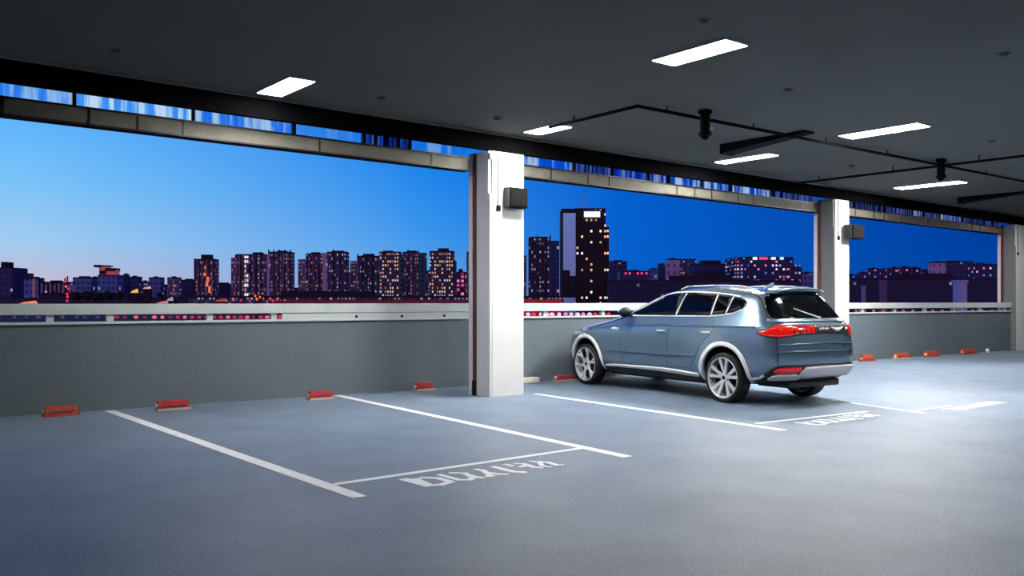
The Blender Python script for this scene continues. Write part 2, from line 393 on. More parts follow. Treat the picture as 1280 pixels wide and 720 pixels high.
def hang_cam(x, y, L, label):
    t = empty('hanging_camera', (x, y, CEIL), 0, label, 'camera', 'black cameras hanging from the ceiling')
    MB().box(-.07, .07, -.07, .07, -.06, 0, .01).build('mount', pipe_m, t)
    MB().cyl((0,0,-L+.04), (0,0,-.05), .068).build('stem', pipe_m, t, smooth=False)
    MB().cyl((0,0,-L), (0,0,-L+.05), .09).sphere((0,0,-L), .06).build('camera_head', pipe_m, t)
    MB().sphere((.065,-.06,-L+.10), .022, n=10).build('lens', mat('camera_lens', (190,195,200), rough=.1), t)
hang_cam(9.72, 8.02, .36, 'black cylinder camera hanging left of the black duct')
hang_cam(16.5, 8.05, .36, 'black cylinder camera hanging where the thin pipes cross at the right')
for (x, y), lb in zip([(9.61,6.61), (5.83,10.15), (6.61,5.47), (15.97,9.53), (15.33,6.63), (10.04,4.22), (7.81,10.26), (2.51,9.95)],
    ['between the nearest ceiling light and the long one right of it', 'right of the leftmost ceiling light near the black beam', 'at the top of the picture, above the nearest ceiling light',
     'left of where the pipes cross', 'below right of the long ceiling light', 'near the top right corner of the picture', 'up left of the big column top', 'near the top left, in the dark ceiling']):
    t = empty('ceiling_detector', (x, y, CEIL), 0, 'small round ceiling detector '+lb, 'detector', 'small ceiling detectors')
    MB().cyl((0,0,-.012), (0,0,0), .065, n=24).build('base', mat('detector_grey', (76,80,80)), t)
    MB().cyl((0,0,-.026), (0,0,-.012), .03, .045, n=24).build('sensor_head', mat('detector_dark', (40,42,44)), t)

# ------------------------------------------------------------------ floor markings
def paint(name, pts, label, cat, group, parent=None):
    return tag(MB().prism(pts, 0, .004).build(name, line_m, parent), label, cat, group)
def line(p, q, w, label, name='painted_line'):
    p, q = Vector(p), Vector(q); d = (q-p).normalized(); n = Vector((-d.y, d.x))*w/2
    return paint(name, [tuple(v) for v in (p-n, q-n, q+n, p+n)], label, 'floor line', 'white parking bay lines')
line((3.2,13.0), (3.29,6.06), .13, 'thick white floor line at the left, running from the wall to beside the lettering')
line((6.59,12.9), (6.18,6.05), .12, 'white floor line from the wall to the right end of the near lettering')
line((9.22,11.1), (8.89,6.17), .11, 'white floor line running out beside the near side of the car')
line((12.15,7.6), (11.73,5.95), .10, 'short visible white floor line behind the rear of the car')
line((3.36,6.62), (6.15,6.69), .075, 'thin white cross line closing the left bay above the near lettering')
line((9.12,6.72), (11.3,6.53), .075, 'thin white cross line above the middle lettering behind the car')
line((11.9,6.15), (12.9,6.15), .06, 'faint short white cross line above the farthest lettering')
def unproj(x, y):
    t = CAM_H/((y-HOR)/FPX); r = (x-640)/FPX*t; p = VD*t+VR*r; return Vector((p.x, p.y))
STROKES = [([(85,412),(420,500)], .10), ([(230,410),(430,500)], .09), ([(420,500),(610,490),(750,445),(560,395),(340,388)], .07),
 ([(590,345),(720,380),(870,420),(1020,420),(1080,390),(950,325),(760,320)], .065), ([(1000,350),(1100,375),(1200,390)], .06),
 ([(1125,268),(1224,285),(1314,350),(1354,365),(1284,372)], .06), ([(1314,320),(1454,340),(1564,340)], .06),
 ([(1379,232),(1544,275),(1664,305),(1814,312)], .07), ([(1549,198),(1644,215)], .06), ([(1694,185),(1824,190),(1854,215),(1754,235)], .055),
 ([(1864,205),(1964,240),(2064,250)], .065), ([(1919,150),(2044,170),(2094,225),(2194,238)], .055), ([(2044,160),(2164,170),(2314,215),(2379,212)], .065)]
def lettering(off, sc, label):
    base = unproj(505, 601); m = MB()
    kz = 0
    for pts, w in STROKES:
        P = [(unproj(500+a/11.636, 565+b/11.636)-base) for a, b in pts]
        P = [Vector((v.x*sc[0], v.y*sc[1])) for v in P]
        for a, b in zip(P, P[1:]):
            d = (b-a).normalized(); n = Vector((-d.y, d.x))*w*.46; a2, b2 = a-d*w*.35, b+d*w*.35
            m.prism([tuple(v) for v in (a2-n, b2-n, b2+n, a2+n)], 0, .003+.00015*kz); kz += 1
    o = m.build('painted_lettering', line_m); o.location = (off[0], off[1], 0)
    return tag(o, label, 'floor lettering', 'white words painted at the open ends of the bays')
lettering((3.90,6.43), (1,1), 'white painted lettering nearest the viewer, in front of the empty left bay')
lettering((9.55,6.44), (.98,.75), 'white painted lettering on the floor just behind the rear of the car')
lettering((12.45,6.03), (.95,.6), 'farthest white painted lettering, faint, at the right')

# ------------------------------------------------------------------ wheel stops
red_m = mat('red_wheel_stop', (196,36,28), rough=.45, noise=.15, nscale=20); org_m = mat('orange_wheel_stop', (200,78,44), rough=.5, noise=.2, nscale=20)
pal_m = mat('pale_base', (214,186,160), rough=.6); refl_m = mat('reflector_band', (120,70,110), rough=.3)
def stop(x, y, w, label, body=red_m, gap=.02, d=.13, h=.125, rz=None):
    t = empty('wheel_stop', (x, y, 0), WA if rz is None else rz, label, 'wheel stop', 'low red wheel stops along the wall')
    pts = [(-d/2, .025), (d/2, .025), (d/2*.75, h), (-d/2*.75, h)]
    m = MB(); b = m.b
    lo = [b.verts.new((-w/2, a, c)) for a, c in pts]; hi = [b.verts.new((w/2, a, c)) for a, c in pts]
    b.faces.new(lo); b.faces.new(hi[::-1])
    for i in range(4): b.faces.new((lo[(i+1)%4], lo[i], hi[i], hi[(i+1)%4]))
    m.build('body', body, t)
    MB().box(-w/2-.02, w/2+.03, -d/2-.02, d/2+.01, 0, .027).build('base', pal_m if gap else body, t)
    MB().box(-w/2+.04, w/2-.04, -d/2-.008, -d/2+.03, .045, .075).build('reflector_strip', refl_m, t)
    MB().cyl((-w/2-.03, 0, .07), (-w/2, 0, .07), .03, n=12).build('end_cap', mat('cap_white', (215,225,215)), t)
stop(2.56, 12.85, .38, 'red wheel stop at the far left, left of the first white line', org_m, 0)
stop(3.93, 12.62, .40, 'red wheel stop right of the first white line, with a pale base')
stop(6.12, 12.55, .34, 'red wheel stop at the wall end of the second white line')
stop(8.13, 12.75, .30, 'red wheel stop just left of the big white column')
stop(11.25, 12.62, .5, 'dark red wheel stop at the front wheel of the car', h=.1, d=.12)
stop(20.9, 12.08, .42, 'orange red wheel stop just right of the column behind the car', org_m, 0, h=.15)
stop(22.5, 12.02, .55, 'second orange red wheel stop right of the column behind the car', org_m, h=.15)
stop(23.95, 11.95, .55, 'third orange red wheel stop right of the column behind the car', org_m, 0, h=.15)
stop(25.95, 11.88, .65, 'farthest orange wheel stop, nearest the right edge', org_m, 0, h=.15)
k = MB().box(-.28, .28, -.08, .08, 0, .11, .02).build('kerb_block', mat('kerb_pale', (205,198,182), noise=.1)); k.location = (10.25, 12.62, 0)
tag(k, 'short pale kerb block against the wall just right of the big column', 'kerb')
k = MB().sphere((0,0,.06), .06).cyl((0,0,0), (0,0,.05), .03).build('floor_stud', mat('stud_white', (225,225,225))); k.location = (27.2, 11.9, 0)
tag(k, 'small white stud on the floor near the far right end of the wall', 'stud')
# ------------------------------------------------------------------ the parked car (x forward from the rear axle, y left, z up)
def car_paint():
    m = mat('car_paint_slate', (114,140,163), rough=.27, metal=.55, coat=1.0); return m
paint_m = car_paint()
plastic_m = mat('car_black_plastic', (16,17,19), rough=.55)
glass_m = mat('car_tinted_glass', (5,6,8), rough=.05, spec=.5)
silver_m = mat('car_silver_trim', (240,242,245), rough=.3, metal=.0, coat=.3)
seam_m = mat('car_panel_gap', (14,18,24), rough=.7)
tyre_m = mat('tyre_rubber', (20,20,21), rough=.75, bump=.2, bscale=80)
rim_m = mat('alloy_rim', (235,236,240), rough=.35, metal=.3)
redl_m = mat('tail_lamp_red', (215,22,14), rough=.12, coat=1, emit=(255,30,12), estr=.35)
redd_m = mat('tail_lamp_dark_red', (130,14,14), rough=.12, coat=1, emit=(255,30,12), estr=.06)
WB = 3.45
CAR = empty('parked_car', (10.62+.96, 8.43+.0, 0), 0, 'slate blue and silver SUV parked nose to the wall between the two white columns', 'car')
CAR.location = (0,0,0)
def cage():
    # each station lists ten (x, y, z) from the centre of the underside up the side to the centre of the roof
    S = []
    rearx = [-.80,-.92,-1.02,-1.10,-1.07,-1.03,-.86,-.60,-.53,-.50]
    rz    = [.36,.37,.46,.62,.90,1.13,1.25,1.58,1.655,1.69]
    S.append([(x, 0, z) for x, z in zip(rearx, rz)])
    yb    = [0,.45,.50,.52,.52,.50,.46,.40,.36,0]
    S.append([(x+.005, y, z) for x, y, z in zip(rearx, yb, rz)])
    cx    = [-.72,-.80,-.90,-.97,-.94,-.92,-.78,-.54,-.46,-.42]
    cy    = [0,.72,.80,.87,.86,.84,.77,.66,.59,0]
    S.append([(x, y, z) for x, y, z in zip(cx, cy, rz)])
    S.append([(-.62,0,.31),(-.66,.80,.34),(-.70,.92,.44),(-.72,.965,.62),(-.72,.965,.89),(-.70,.935,1.13),(-.62,.87,1.26),(-.42,.71,1.555),(-.34,.62,1.655),(-.30,0,1.71)])
    def st(x, w, ztop, b=1.27, zs=1.12, xt=None, wt=(.72,.62), z7=None, z8=None):
        xt = x if xt is None else xt
        z7 = ztop-.13 if z7 is None else z7; z8 = ztop-.045 if z8 is None else z8
        return [(x,0,.28),(x,.80,.27),(x,w-.045,.37),(x,w-.01,.56),(x,w,.86),(x,w-.018,zs),(x+(xt-x)*.1,w-.12,b),(xt,wt[0],z7),(xt,wt[1],z8),(xt,0,ztop)]
    S.append(st(-.30,.985,1.735, 1.275, 1.135, xt=-.10, z7=1.60, z8=1.685))
    S.append(st(.15,.99,1.755, 1.275, 1.13, xt=.25))
    S.append(st(.65,.985,1.765, 1.27, 1.12, xt=.65, wt=(.73,.63)))
    S.append(st(1.15,.98,1.765, 1.265, 1.115, xt=1.0, wt=(.735,.635)))
    S.append(st(1.7,.98,1.735, 1.26, 1.11, xt=1.45, wt=(.74,.64), z7=1.62, z8=1.69))
    S.append([(2.2,0,.28),(2.2,.80,.27),(2.2,.935,.37),(2.2,.97,.56),(2.2,.98,.86),(2.2,.95,1.10),(2.15,.885,1.25),(1.85,.77,1.49),(1.88,.66,1.57),(1.95,0,1.62)])
    S.append([(2.65,0,.28),(2.65,.80,.27),(2.65,.935,.37),(2.65,.97,.56),(2.65,.98,.86),(2.65,.95,1.08),(2.6,.885,1.20),(2.42,.79,1.27),(2.5,.66,1.31),(2.65,0,1.33)])
    S.append([(3.0,0,.28),(3.0,.80,.28),(3.0,.94,.38),(3.0,.98,.56),(3.0,.985,.84),(3.0,.955,1.02),(2.95,.90,1.11),(2.9,.78,1.17),(2.95,.62,1.19),(3.0,0,1.21)])
    S.append([(3.5,0,.28),(3.5,.80,.28),(3.5,.94,.38),(3.5,.985,.56),(3.5,.985,.80),(3.5,.955,.96),(3.5,.90,1.04),(3.5,.76,1.09),(3.5,.6,1.12),(3.5,0,1.14)])
    S.append([(3.86,0,.28),(3.86,.78,.28),(3.86,.88,.38),(3.88,.93,.54),(3.86,.93,.76),(3.82,.91,.92),(3.82,.86,.99),(3.84,.72,1.03),(3.86,.56,1.055),(3.88,0,1.075)])
    S.append([(4.09,0,.30),(4.10,.66,.30),(4.13,.78,.40),(4.16,.83,.54),(4.14,.84,.74),(4.07,.83,.90),(4.04,.79,.95),(4.04,.66,.98),(4.04,.48,1.0),(4.04,0,1.01)])
    S.append([(4.12,0,.32),(4.16,.35,.32),(4.19,.4,.42),(4.22,.42,.54),(4.21,.43,.72),(4.15,.43,.85),(4.10,.40,.89),(4.08,.34,.92),(4.07,.27,.935),(4.07,0,.945)])
    S.append([(4.15,0,.32),(4.19,0,.32),(4.22,0,.42),(4.25,0,.54),(4.24,0,.72),(4.18,0,.85),(4.13,0,.89),(4.11,0,.92),(4.10,0,.935),(4.09,0,.945)])
    return [[(p[0]+(.05 if p[0] > 3.95 else .03 if p[0] > 3.7 else 0), p[1]*.97, p[2]) for p in s] for s in S]
def body_mesh():
    S = cage(); b = bmesh.new(); rows = []
    crease = []
    for s in S:
        L_ = [b.verts.new(p) for p in s]; Rr = [b.verts.new((p[0], -p[1], p[2])) for p in s]
        rows.append((L_, Rr))
    for i in range(len(S)-1):
        for side in (0, 1):
            A, B = rows[i][side], rows[i+1][side]
            for j in range(9):
                q = (A[j], A[j+1], B[j+1], B[j])
                b.faces.new(q if side else q[::-1])
    bmesh.ops.remove_doubles(b, verts=b.verts, dist=1e-5)
    b.verts.ensure_lookup_table()
    bmesh.ops.dissolve_degenerate(b, dist=1e-5, edges=b.edges)
    bmesh.ops.recalc_face_normals(b, faces=b.faces)
    cl = b.edges.layers.float.new('crease_edge')
    def near(v, s, j):
        p = S[s][j]; return (Vector((p[0], abs(p[1]), p[2]))-Vector((v.co.x, abs(v.co.y), v.co.z))).length < 1e-4
    tgt = {}
    def key(p): return (round(p[0],3), round(abs(p[1]),3), round(p[2],3))
    for j, w in ((5,.75),(6,.35),(1,.6)):
        for s in range(len(S)): tgt.setdefault(j, {})[key(S[s][j])] = w
    for e in b.edges:
        for j in tgt:
            k1, k2 = key(e.verts[0].co), key(e.verts[1].co)
            if k1 in tgt[j] and k2 in tgt[j]: e[cl] = tgt[j][k1]
    me = bpy.data.meshes.new('cage'); b.to_mesh(me); b.free()
    o = bpy.data.objects.new('cage', me); COL.objects.link(o)
    m = o.modifiers.new('s', 'SUBSURF'); m.levels = 3; m.render_levels = 3
    dg = bpy.context.evaluated_depsgraph_get(); dg.update()
    me2 = bpy.data.meshes.new_from_object(o.evaluated_get(dg))
    bpy.data.objects.remove(o); return me2
BODY = body_mesh()
bb = bmesh.new(); bb.from_mesh(BODY); BVH = BVHTree.FromBMesh(bb); bb.free()
def cast(o, d):
    h = BVH.ray_cast(Vector(o), Vector(d).normalized())
    return (h[0], h[1]) if h[0] else (None, None)
# cut the wheel arches
bo = bpy.data.objects.new('bodytmp', BODY); COL.objects.link(bo)
cut = MB()
for cx in (0, WB):
    for s in (-1, 1): cut.cyl((cx, s*.58, .39), (cx, s*1.3, .39), .455, n=64)
co = cut.build('cutter', plastic_m)
BODY.materials.clear(); BODY.materials.append(paint_m); BODY.materials.append(plastic_m)
md = bo.modifiers.new('b', 'BOOLEAN'); md.operation = 'DIFFERENCE'; md.object = co; md.solver = 'EXACT'
dg = bpy.context.evaluated_depsgraph_get(); dg.update()
fin = bpy.data.meshes.new_from_object(bo.evaluated_get(dg)); fin.name = 'body_shell'
bpy.data.objects.remove(bo); bpy.data.objects.remove(co)
fin.materials.clear(); fin.materials.append(paint_m); fin.materials.append(plastic_m)
for p in fin.polygons:
    c = p.center; inner = any(abs(math.hypot(c.x-cx, c.z-.39)-.455) < .012 or (math.hypot(c.x-cx, c.z-.39) < .45 and abs(c.y) < .62) for cx in (0, WB))
    p.material_index = 1 if (inner or c.z < .335 or (c.x < -.7 and c.z < .42)) else 0
    p.use_smooth = not inner
body = bpy.data.objects.new('body_shell', fin); COL.objects.link(body); body.parent = CAR

def patch(name, rays, m, parent=None, off=.006, th=.02, label=None):
    """rays: grid [col][row] of (origin, direction) cast on the body; gives a closed curved plate"""
    parent = parent or CAR
    b = bmesh.new(); out, inn = [], []
    for col in rays:
        co_, ci = [], []
        if any(cast(o, d)[0] is None for o, d in col): continue
        for o, d in col:
            h, n = cast(o, d)
            if n.dot(Vector(d)) > 0: n = -n
            co_.append(b.verts.new(h+n*off)); ci.append(b.verts.new(h+n*(off-th)))
        out.append(co_); inn.append(ci)
    nc, nr = len(out), len(out[0])
    for i in range(nc-1):
        for j in range(nr-1):
            b.faces.new((out[i][j], out[i+1][j], out[i+1][j+1], out[i][j+1]))
            b.faces.new((inn[i][j], inn[i][j+1], inn[i+1][j+1], inn[i+1][j]))
    for i in range(nc-1):
        for j in (0, nr-1): b.faces.new((out[i][j], out[i+1][j], inn[i+1][j], inn[i][j]))
    for j in range(nr-1):
        for i in (0, nc-1): b.faces.new((out[i][j], out[i][j+1], inn[i][j+1], inn[i][j]))
    bmesh.ops.recalc_face_normals(b, faces=b.faces)
    me = bpy.data.meshes.new(name); b.to_mesh(me); b.free(); me.materials.append(m)
    for p in me.polygons: p.use_smooth = True
    o = bpy.data.objects.new(name, me); COL.objects.link(o); o.parent = parent
    if label: o['label'] = label
    return o
def lerp(T, x):
    for a, c in zip(T, T[1:]):
        if a[0] <= x <= c[0] or a[0] >= x >= c[0]:
            t = (x-a[0])/(c[0]-a[0]) if c[0] != a[0] else 0; return [a[k]+(c[k]-a[k])*t for k in range(1, len(a))]
    return list(T[-1][1:]) if abs(x-T[-1][0]) < abs(x-T[0][0]) else list(T[0][1:])
def side(name, T, m, s=1, nc=24, nr=6, **k):     # T: (x, z_low, z_high)
    x0, x1 = T[0][0], T[-1][0]; g = []
    for i in range(nc+1):
        x = x0+(x1-x0)*i/nc; lo, hi = lerp(T, x)
        g.append([((x, s*2.5, lo+(hi-lo)*j/nr), (0, -s, 0)) for j in range(nr+1)])
    return patch(name, g, m, **k)
def rear(name, T, m, nc=24, nr=6, **k):          # T: (y, z_low, z_high)
    y0, y1 = T[0][0], T[-1][0]; g = []
    for i in range(nc+1):
        y = y0+(y1-y0)*i/nc; lo, hi = lerp(T, y)
        g.append([((-4, y, lo+(hi-lo)*j/nr), (1, 0, 0)) for j in range(nr+1)])
    return patch(name, g, m, **k)
def polar(name, T, m, ox=-.2, nc=40, nr=5, **k): # T: (angle, z_low, z_high); wraps the corners
    a0, a1 = T[0][0], T[-1][0]; g = []
    for i in range(nc+1):
        a = a0+(a1-a0)*i/nc; lo, hi = lerp(T, a); d = Vector((math.cos(R(a)), math.sin(R(a)), 0))
        g.append([(Vector((ox, 0, lo+(hi-lo)*j/nr))+d*3, -d) for j in range(nr+1)])
    return patch(name, g, m, **k)
def seam(name, pts, s=1, w=.009, m=seam_m, off=.0025, th=.012, frame='side', parent=None, n=8):
    P = [Vector(p) for p in pts]; Q = []
    for a, b in zip(P, P[1:]): Q += [a+(b-a)*i/n for i in range(n)]
    Q.append(P[-1]); g = []
    for i, q in enumerate(Q):
        d = (Q[min(i+1, len(Q)-1)]-Q[max(i-1, 0)]).normalized(); nn = Vector((-d.y, d.x))*w/2
        if frame == 'side': g.append([((v.x, s*2.5, v.y), (0,-s,0)) for v in (q-nn, q+nn)])
        elif frame == 'rear': g.append([((-4, v.x, v.y), (1,0,0)) for v in (q-nn, q+nn)])
        else: g.append([((v.x, v.y, 4), (0,0,-1)) for v in (q-nn, q+nn)])
    return patch(name, g, m, off=off, th=th, parent=parent)
# outline of the side glass: x, lower edge, upper edge
DLO = [(-.30,1.45,1.475),(-.24,1.40,1.515),(-.10,1.345,1.555),(.1,1.315,1.585),(.4,1.295,1.61),(.9,1.288,1.635),(1.3,1.286,1.63),(1.5,1.285,1.60),(1.7,1.284,1.53),(1.95,1.283,1.42),(2.2,1.282,1.32),(2.27,1.281,1.29)]
def sub(T, a, b, sh=0): 
    xs = [a]+[t[0] for t in T if a < t[0] < b]+[b]; return [(x, lerp(T,x)[0]+sh, lerp(T,x)[1]-sh) for x in xs]
for s in (1, -1):
    side('window_surround', [(x, lo-.014, hi+.014) for x, lo, hi in DLO], plastic_m, s, nc=60, off=.003, th=.02)
    for a, b in ((-.285,.035),(.06,.33),(.36,1.10),(1.17,2.25)):
        side('side_window', sub(DLO, a, b, .003), glass_m, s, nc=30, off=.007, th=.012)
    for x0, x1 in ((.045,.0),(.345,.33),(1.14,1.03)):
        lo, hi = lerp(DLO, x0)[0], lerp(DLO, x1)[1]
        seam('window_divider', [(x0, lo), (x1, hi)], s, w=.022, m=silver_m, off=.012, th=.02)
    seam('belt_moulding', [(2.3,1.262),(1.3,1.268),(.4,1.277),(.1,1.297),(-.1,1.327),(-.25,1.385)], s, w=.016, m=silver_m, off=.010, th=.02)
    seam('roof_moulding', [(2.3,1.305),(1.95,1.437),(1.7,1.548),(1.5,1.620),(1.3,1.648),(.9,1.655),(.4,1.63),(.1,1.604),(-.12,1.572)], s, w=.018, m=silver_m, off=.010, th=.02)
    # doors
    seam('door_gap', [(2.42,1.2),(2.44,.95),(2.42,.6),(2.36,.44),(1.3,.46),(1.24,.46),(1.22,.9),(1.20,1.255)], s)
    seam('door_gap', [(1.20,.46),(.72,.47),(.60,.62),(.50,.80),(.33,.96),(.22,1.05),(.20,1.15),(.28,1.262)], s)
    for x in (1.36, .34):
        h = MB().box(x-.10, x+.10, s*.925, s*.975, 1.015, 1.045, .01) if s > 0 else MB().box(x-.10, x+.10, -.975, -.925, 1.015, 1.045, .01)
        h.build('door_handle', silver_m, CAR)
    # waist and lower door creases pressed into the body side
    side('waist_crease', [(-.60,1.135,1.15),(.4,1.12,1.145),(1.6,1.105,1.13),(2.5,1.085,1.10),(3.1,1.03,1.035)], paint_m, s, nc=50, nr=3, off=.014, th=.03)
    side('door_crease', [(.62,.66,.675),(1.0,.64,.675),(2.0,.64,.67),(2.75,.65,.66)], paint_m, s, nc=40, nr=3, off=.014, th=.03)
    # sill
    side('sill_moulding', [(.56,.355,.40),(.75,.36,.405),(1.0,.37,.425),(1.4,.385,.435),(2.0,.39,.43),(2.7,.385,.42),(2.88,.385,.40)], silver_m, s, nc=30, off=.03, th=.05)
    side('sill_cover', [(.50,.285,.35),(1.0,.285,.35),(2.9,.285,.36)], plastic_m, s, nc=20, off=.012, th=.03)
    # arches
    for cx, a0, a1 in ((0,-14,190),(WB,-10,196)):
        g = []
        for i in range(57):
            a = R(a0+(a1-a0)*i/56); col = []
            t = min(1, min(i, 56-i)/8.0)
            for r in (.452, .47, .50, .452+.045+.025*t):
                col.append(((cx-math.cos(a)*r, s*2.5, .39+math.sin(a)*r), (0,-s,0)))
            g.append(col[:2]+col[3:])
        patch('wheel_arch_trim', g, silver_m, off=.016, th=.06)
        g = []
        for i in range(57):
            a = R(a0+(a1-a0)*i/56)
            g.append([((cx-math.cos(a)*r, s*2.5, .39+math.sin(a)*r), (0,-s,0)) for r in (.515, .532)])
        patch('arch_gap', g, seam_m, off=.003, th=.02)
    seam('rear_quarter_moulding', [(-.46,.385),(-.55,.39),(-.64,.41),(-.72,.45)], s, w=.03, m=silver_m, off=.015, th=.03)
    # mirror
    mr = MB().sphere((2.16, s*1.05, 1.32), .115, (.8, 1.1, .75), 20)
    o = mr.build('wing_mirror', plastic_m, CAR, smooth=True)
    MB().sphere((2.20, s*1.06, 1.345), .10, (.7, 1.1, .62), 20).build('mirror_cap', silver_m, o, smooth=True)
    MB().cyl((2.2, s*.88, 1.265), (2.17, s*1.03, 1.285), .025).build('mirror_arm', plastic_m, o)
    side('fender_badge', [(2.50,1.02,1.05),(2.62,1.01,1.06),(2.70,1.03,1.045)], silver_m, s, nc=6, nr=2, off=.01, th=.015)
    # roof rail
    rr = MB(); pts = [(1.25,.615,1.70),(1.1,.615,1.742),(.5,.615,1.752),(0,.61,1.737),(-.22,.605,1.705),(-.30,.605,1.68)]
    for a, b in zip(pts, pts[1:]): rr.cyl((a[0], s*a[1], a[2]), (b[0], s*b[1], b[2]), .012, n=10)
    rr.build('roof_rail', silver_m, CAR, smooth=True)
    seam('roof_gutter', [(1.25, s*.60),(.5,s*.60),(-.25,s*.585)], m=seam_m, w=.03, frame='top', off=.003)
# crease down the D pillar between quarter panel and tailgate
for s in (1, -1):
    g = []
    for i in range(17):
        t = i/16; z = 1.66-(.44)*t; y = (.615+.165*t)
        g.append([((-4, s*(y+w), z), (1,0,0)) for w in (-.012, .012)])
    patch('tailgate_gap', g, seam_m, off=.004, th=.012)
    seam('tailgate_gap', [(s*.79,1.19),(s*.80,.9),(s*.80,.60)], frame='rear', w=.01, m=seam_m if s < 0 else seam_m)
# rear glass
RG = [(-.735,1.262,1.30),(-.70,1.258,1.42),(-.62,1.256,1.565),(-.52,1.255,1.605),(-.3,1.253,1.618),(0,1.252,1.622),(.3,1.253,1.618),(.52,1.255,1.605),(.62,1.256,1.565),(.70,1.258,1.42),(.735,1.262,1.30)]
rear('rear_window', RG, glass_m, nc=60, nr=10, off=.006, th=.02)
rear('tailgate_lip', [(-.80,1.195,1.235),(-.4,1.20,1.245),(0,1.20,1.247),(.4,1.20,1.245),(.80,1.195,1.235)], paint_m, off=.02, th=.04)
w = MB(); w.cyl((-.885,-.10,1.27), (-.80,.33,1.40), .012, .008, 10); w.box(-.90,-.86,-.14,-.06,1.24,1.285,.008); w.build('rear_wiper', silver_m, CAR)
# spoiler
sp = bmesh.new(); rows = []
for i in range(21):
    y = -.52+1.04*i/20; k = 1-abs(y/.52)**4
    rows.append([sp.verts.new(p) for p in ((-.28,y,1.712+.008*k-.03*(1-k)), (-.50,y,1.708+.022*k-.05*(1-k)), (-.66,y,1.672+.03*k-.04*(1-k)), (-.675,y,1.655+.03*k-.04*(1-k)), (-.58,y,1.625), (-.40,y,1.63))])
for a, b in zip(rows, rows[1:]):
    for j in range(6): sp.faces.new((a[j], a[(j+1)%6], b[(j+1)%6], b[j]))
sp.faces.new(rows[0]); sp.faces.new(rows[-1][::-1]); bmesh.ops.recalc_face_normals(sp, faces=sp.faces)
me = bpy.data.meshes.new('roof_spoiler'); sp.to_mesh(me); sp.free(); me.materials.append(paint_m)
for p in me.polygons: p.use_smooth = len(p.vertices) == 4
o = bpy.data.objects.new('roof_spoiler', me); COL.objects.link(o); o.parent = CAR
fb = bmesh.new()
MB().prism_xz([(.03,1.74),(-.14,1.74),(-.13,1.785),(-.10,1.79)], -.015, .015).build('roof_antenna', paint_m, CAR)
# windscreen
g = []
for i in range(25):
    y = -.72+1.44*i/24; col = []
    for j in range(9):
        t = j/8; x = 1.60+(.98-.12*abs(y/.72)**2)*t
        col.append(((x, y*(.86+.14*t), 4), (0,0,-1)))
    g.append(col)
patch('windscreen', g, glass_m, off=.005, th=.015)
# tail lamps
TL = [(116,1.045,1.055),(121,1.02,1.085),(126,1.005,1.125),(131,.995,1.16),(138,1.0,1.165),(150,1.035,1.165),(165,1.045,1.165),(180,1.05,1.165)]
allT = TL+[(360-a, lo, hi) for a, lo, hi in TL[::-1][1:]]
polar('tail_lamp_surround', [(a, lo-.012, hi+.012) for a, lo, hi in allT], plastic_m, nc=90, off=.004, th=.02)
def cutT(a, b): return [(a, *lerp(allT, a))]+[t for t in allT if a < t[0] < b]+[(b, *lerp(allT, b))]
o1 = polar('tail_lamp', [(a, lo+.008, hi-.008) for a, lo, hi in cutT(118,144)], redl_m, nc=30, off=.014, th=.02)
o2 = polar('tail_lamp', [(a, lo+.008, hi-.012) for a, lo, hi in cutT(144,171)], redd_m, nc=30, off=.012, th=.02)
o3 = polar('tail_lamp', [(a, lo+.008, hi-.008) for a, lo, hi in cutT(220,242)], redl_m, nc=30, off=.014, th=.02)
for a0 in (146.0, 153.0, 159.0, 164.5):
    polar('lamp_segment', [(a0,1.052,1.14),(a0+3.6,1.052,1.14)], redl_m, parent=o2, nc=6, off=.017, th=.02)
# pale badge and characters on the dark bar
for k, (y, w_, z0, z1) in enumerate([(.06,.035,1.09,1.12),(.0,.03,1.095,1.125),(-.05,.03,1.09,1.12),(-.10,.03,1.095,1.12)]):
    rear('tailgate_letter', [(y, z0, z1),(y-w_, z0+.004, z1)], silver_m, nc=2, nr=2, off=.012, th=.012)
rear('winged_badge', [(-.20,1.118,1.128),(-.25,1.095,1.125),(-.29,1.075,1.115),(-.33,1.07,1.12),(-.37,1.075,1.115),(-.41,1.095,1.125),(-.46,1.118,1.128)], silver_m, nc=18, nr=2, off=.016, th=.016)
rear('tailgate_letter', [(-.55,1.09,1.12),(-.60,1.095,1.12)], silver_m, nc=2, nr=2, off=.012, th=.012)
# tailgate relief and lower bumper
polar('bumper_crease', [(134,.885,.90),(180,.90,.915),(226,.885,.90)], paint_m, nc=50, nr=3, off=.018, th=.04)
polar('bumper_crease', [(128,.775,.78),(140,.78,.80),(180,.79,.81),(220,.78,.80),(232,.775,.78)], paint_m, nc=50, nr=3, off=.022, th=.04)
polar('lower_bumper', [(112,.37,.40),(120,.37,.45),(128,.37,.56),(133,.37,.60),(140,.37,.605),(180,.37,.61),(220,.37,.605),(227,.37,.60),(232,.37,.56),(240,.37,.45),(248,.37,.40)], plastic_m, nc=70, nr=6, off=.012, th=.04)
polar('skid_plate', [(150,.43,.46),(153,.43,.53),(156,.43,.575),(180,.44,.585),(215,.44,.58),(228,.44,.57),(236,.46,.55)], silver_m, nc=40, nr=5, off=.04, th=.06)
polar('corner_trim', [(124,.40,.41),(128,.395,.455),(134,.395,.475),(148,.40,.48),(151,.41,.44)], silver_m, nc=24, nr=4, off=.03, th=.05)
polar('rear_reflector', [(129.5,.505,.525),(133,.50,.565),(146,.505,.572),(151,.53,.572)], mat('reflector_red', (205,20,34), rough=.15, coat=1, emit=(255,30,40), estr=.15), nc=16, nr=3, off=.026, th=.04)
ex = MB().box(-.90,-.3,-.55,.55,.26,.37,.03); ex.build('rear_valance', plastic_m, CAR)
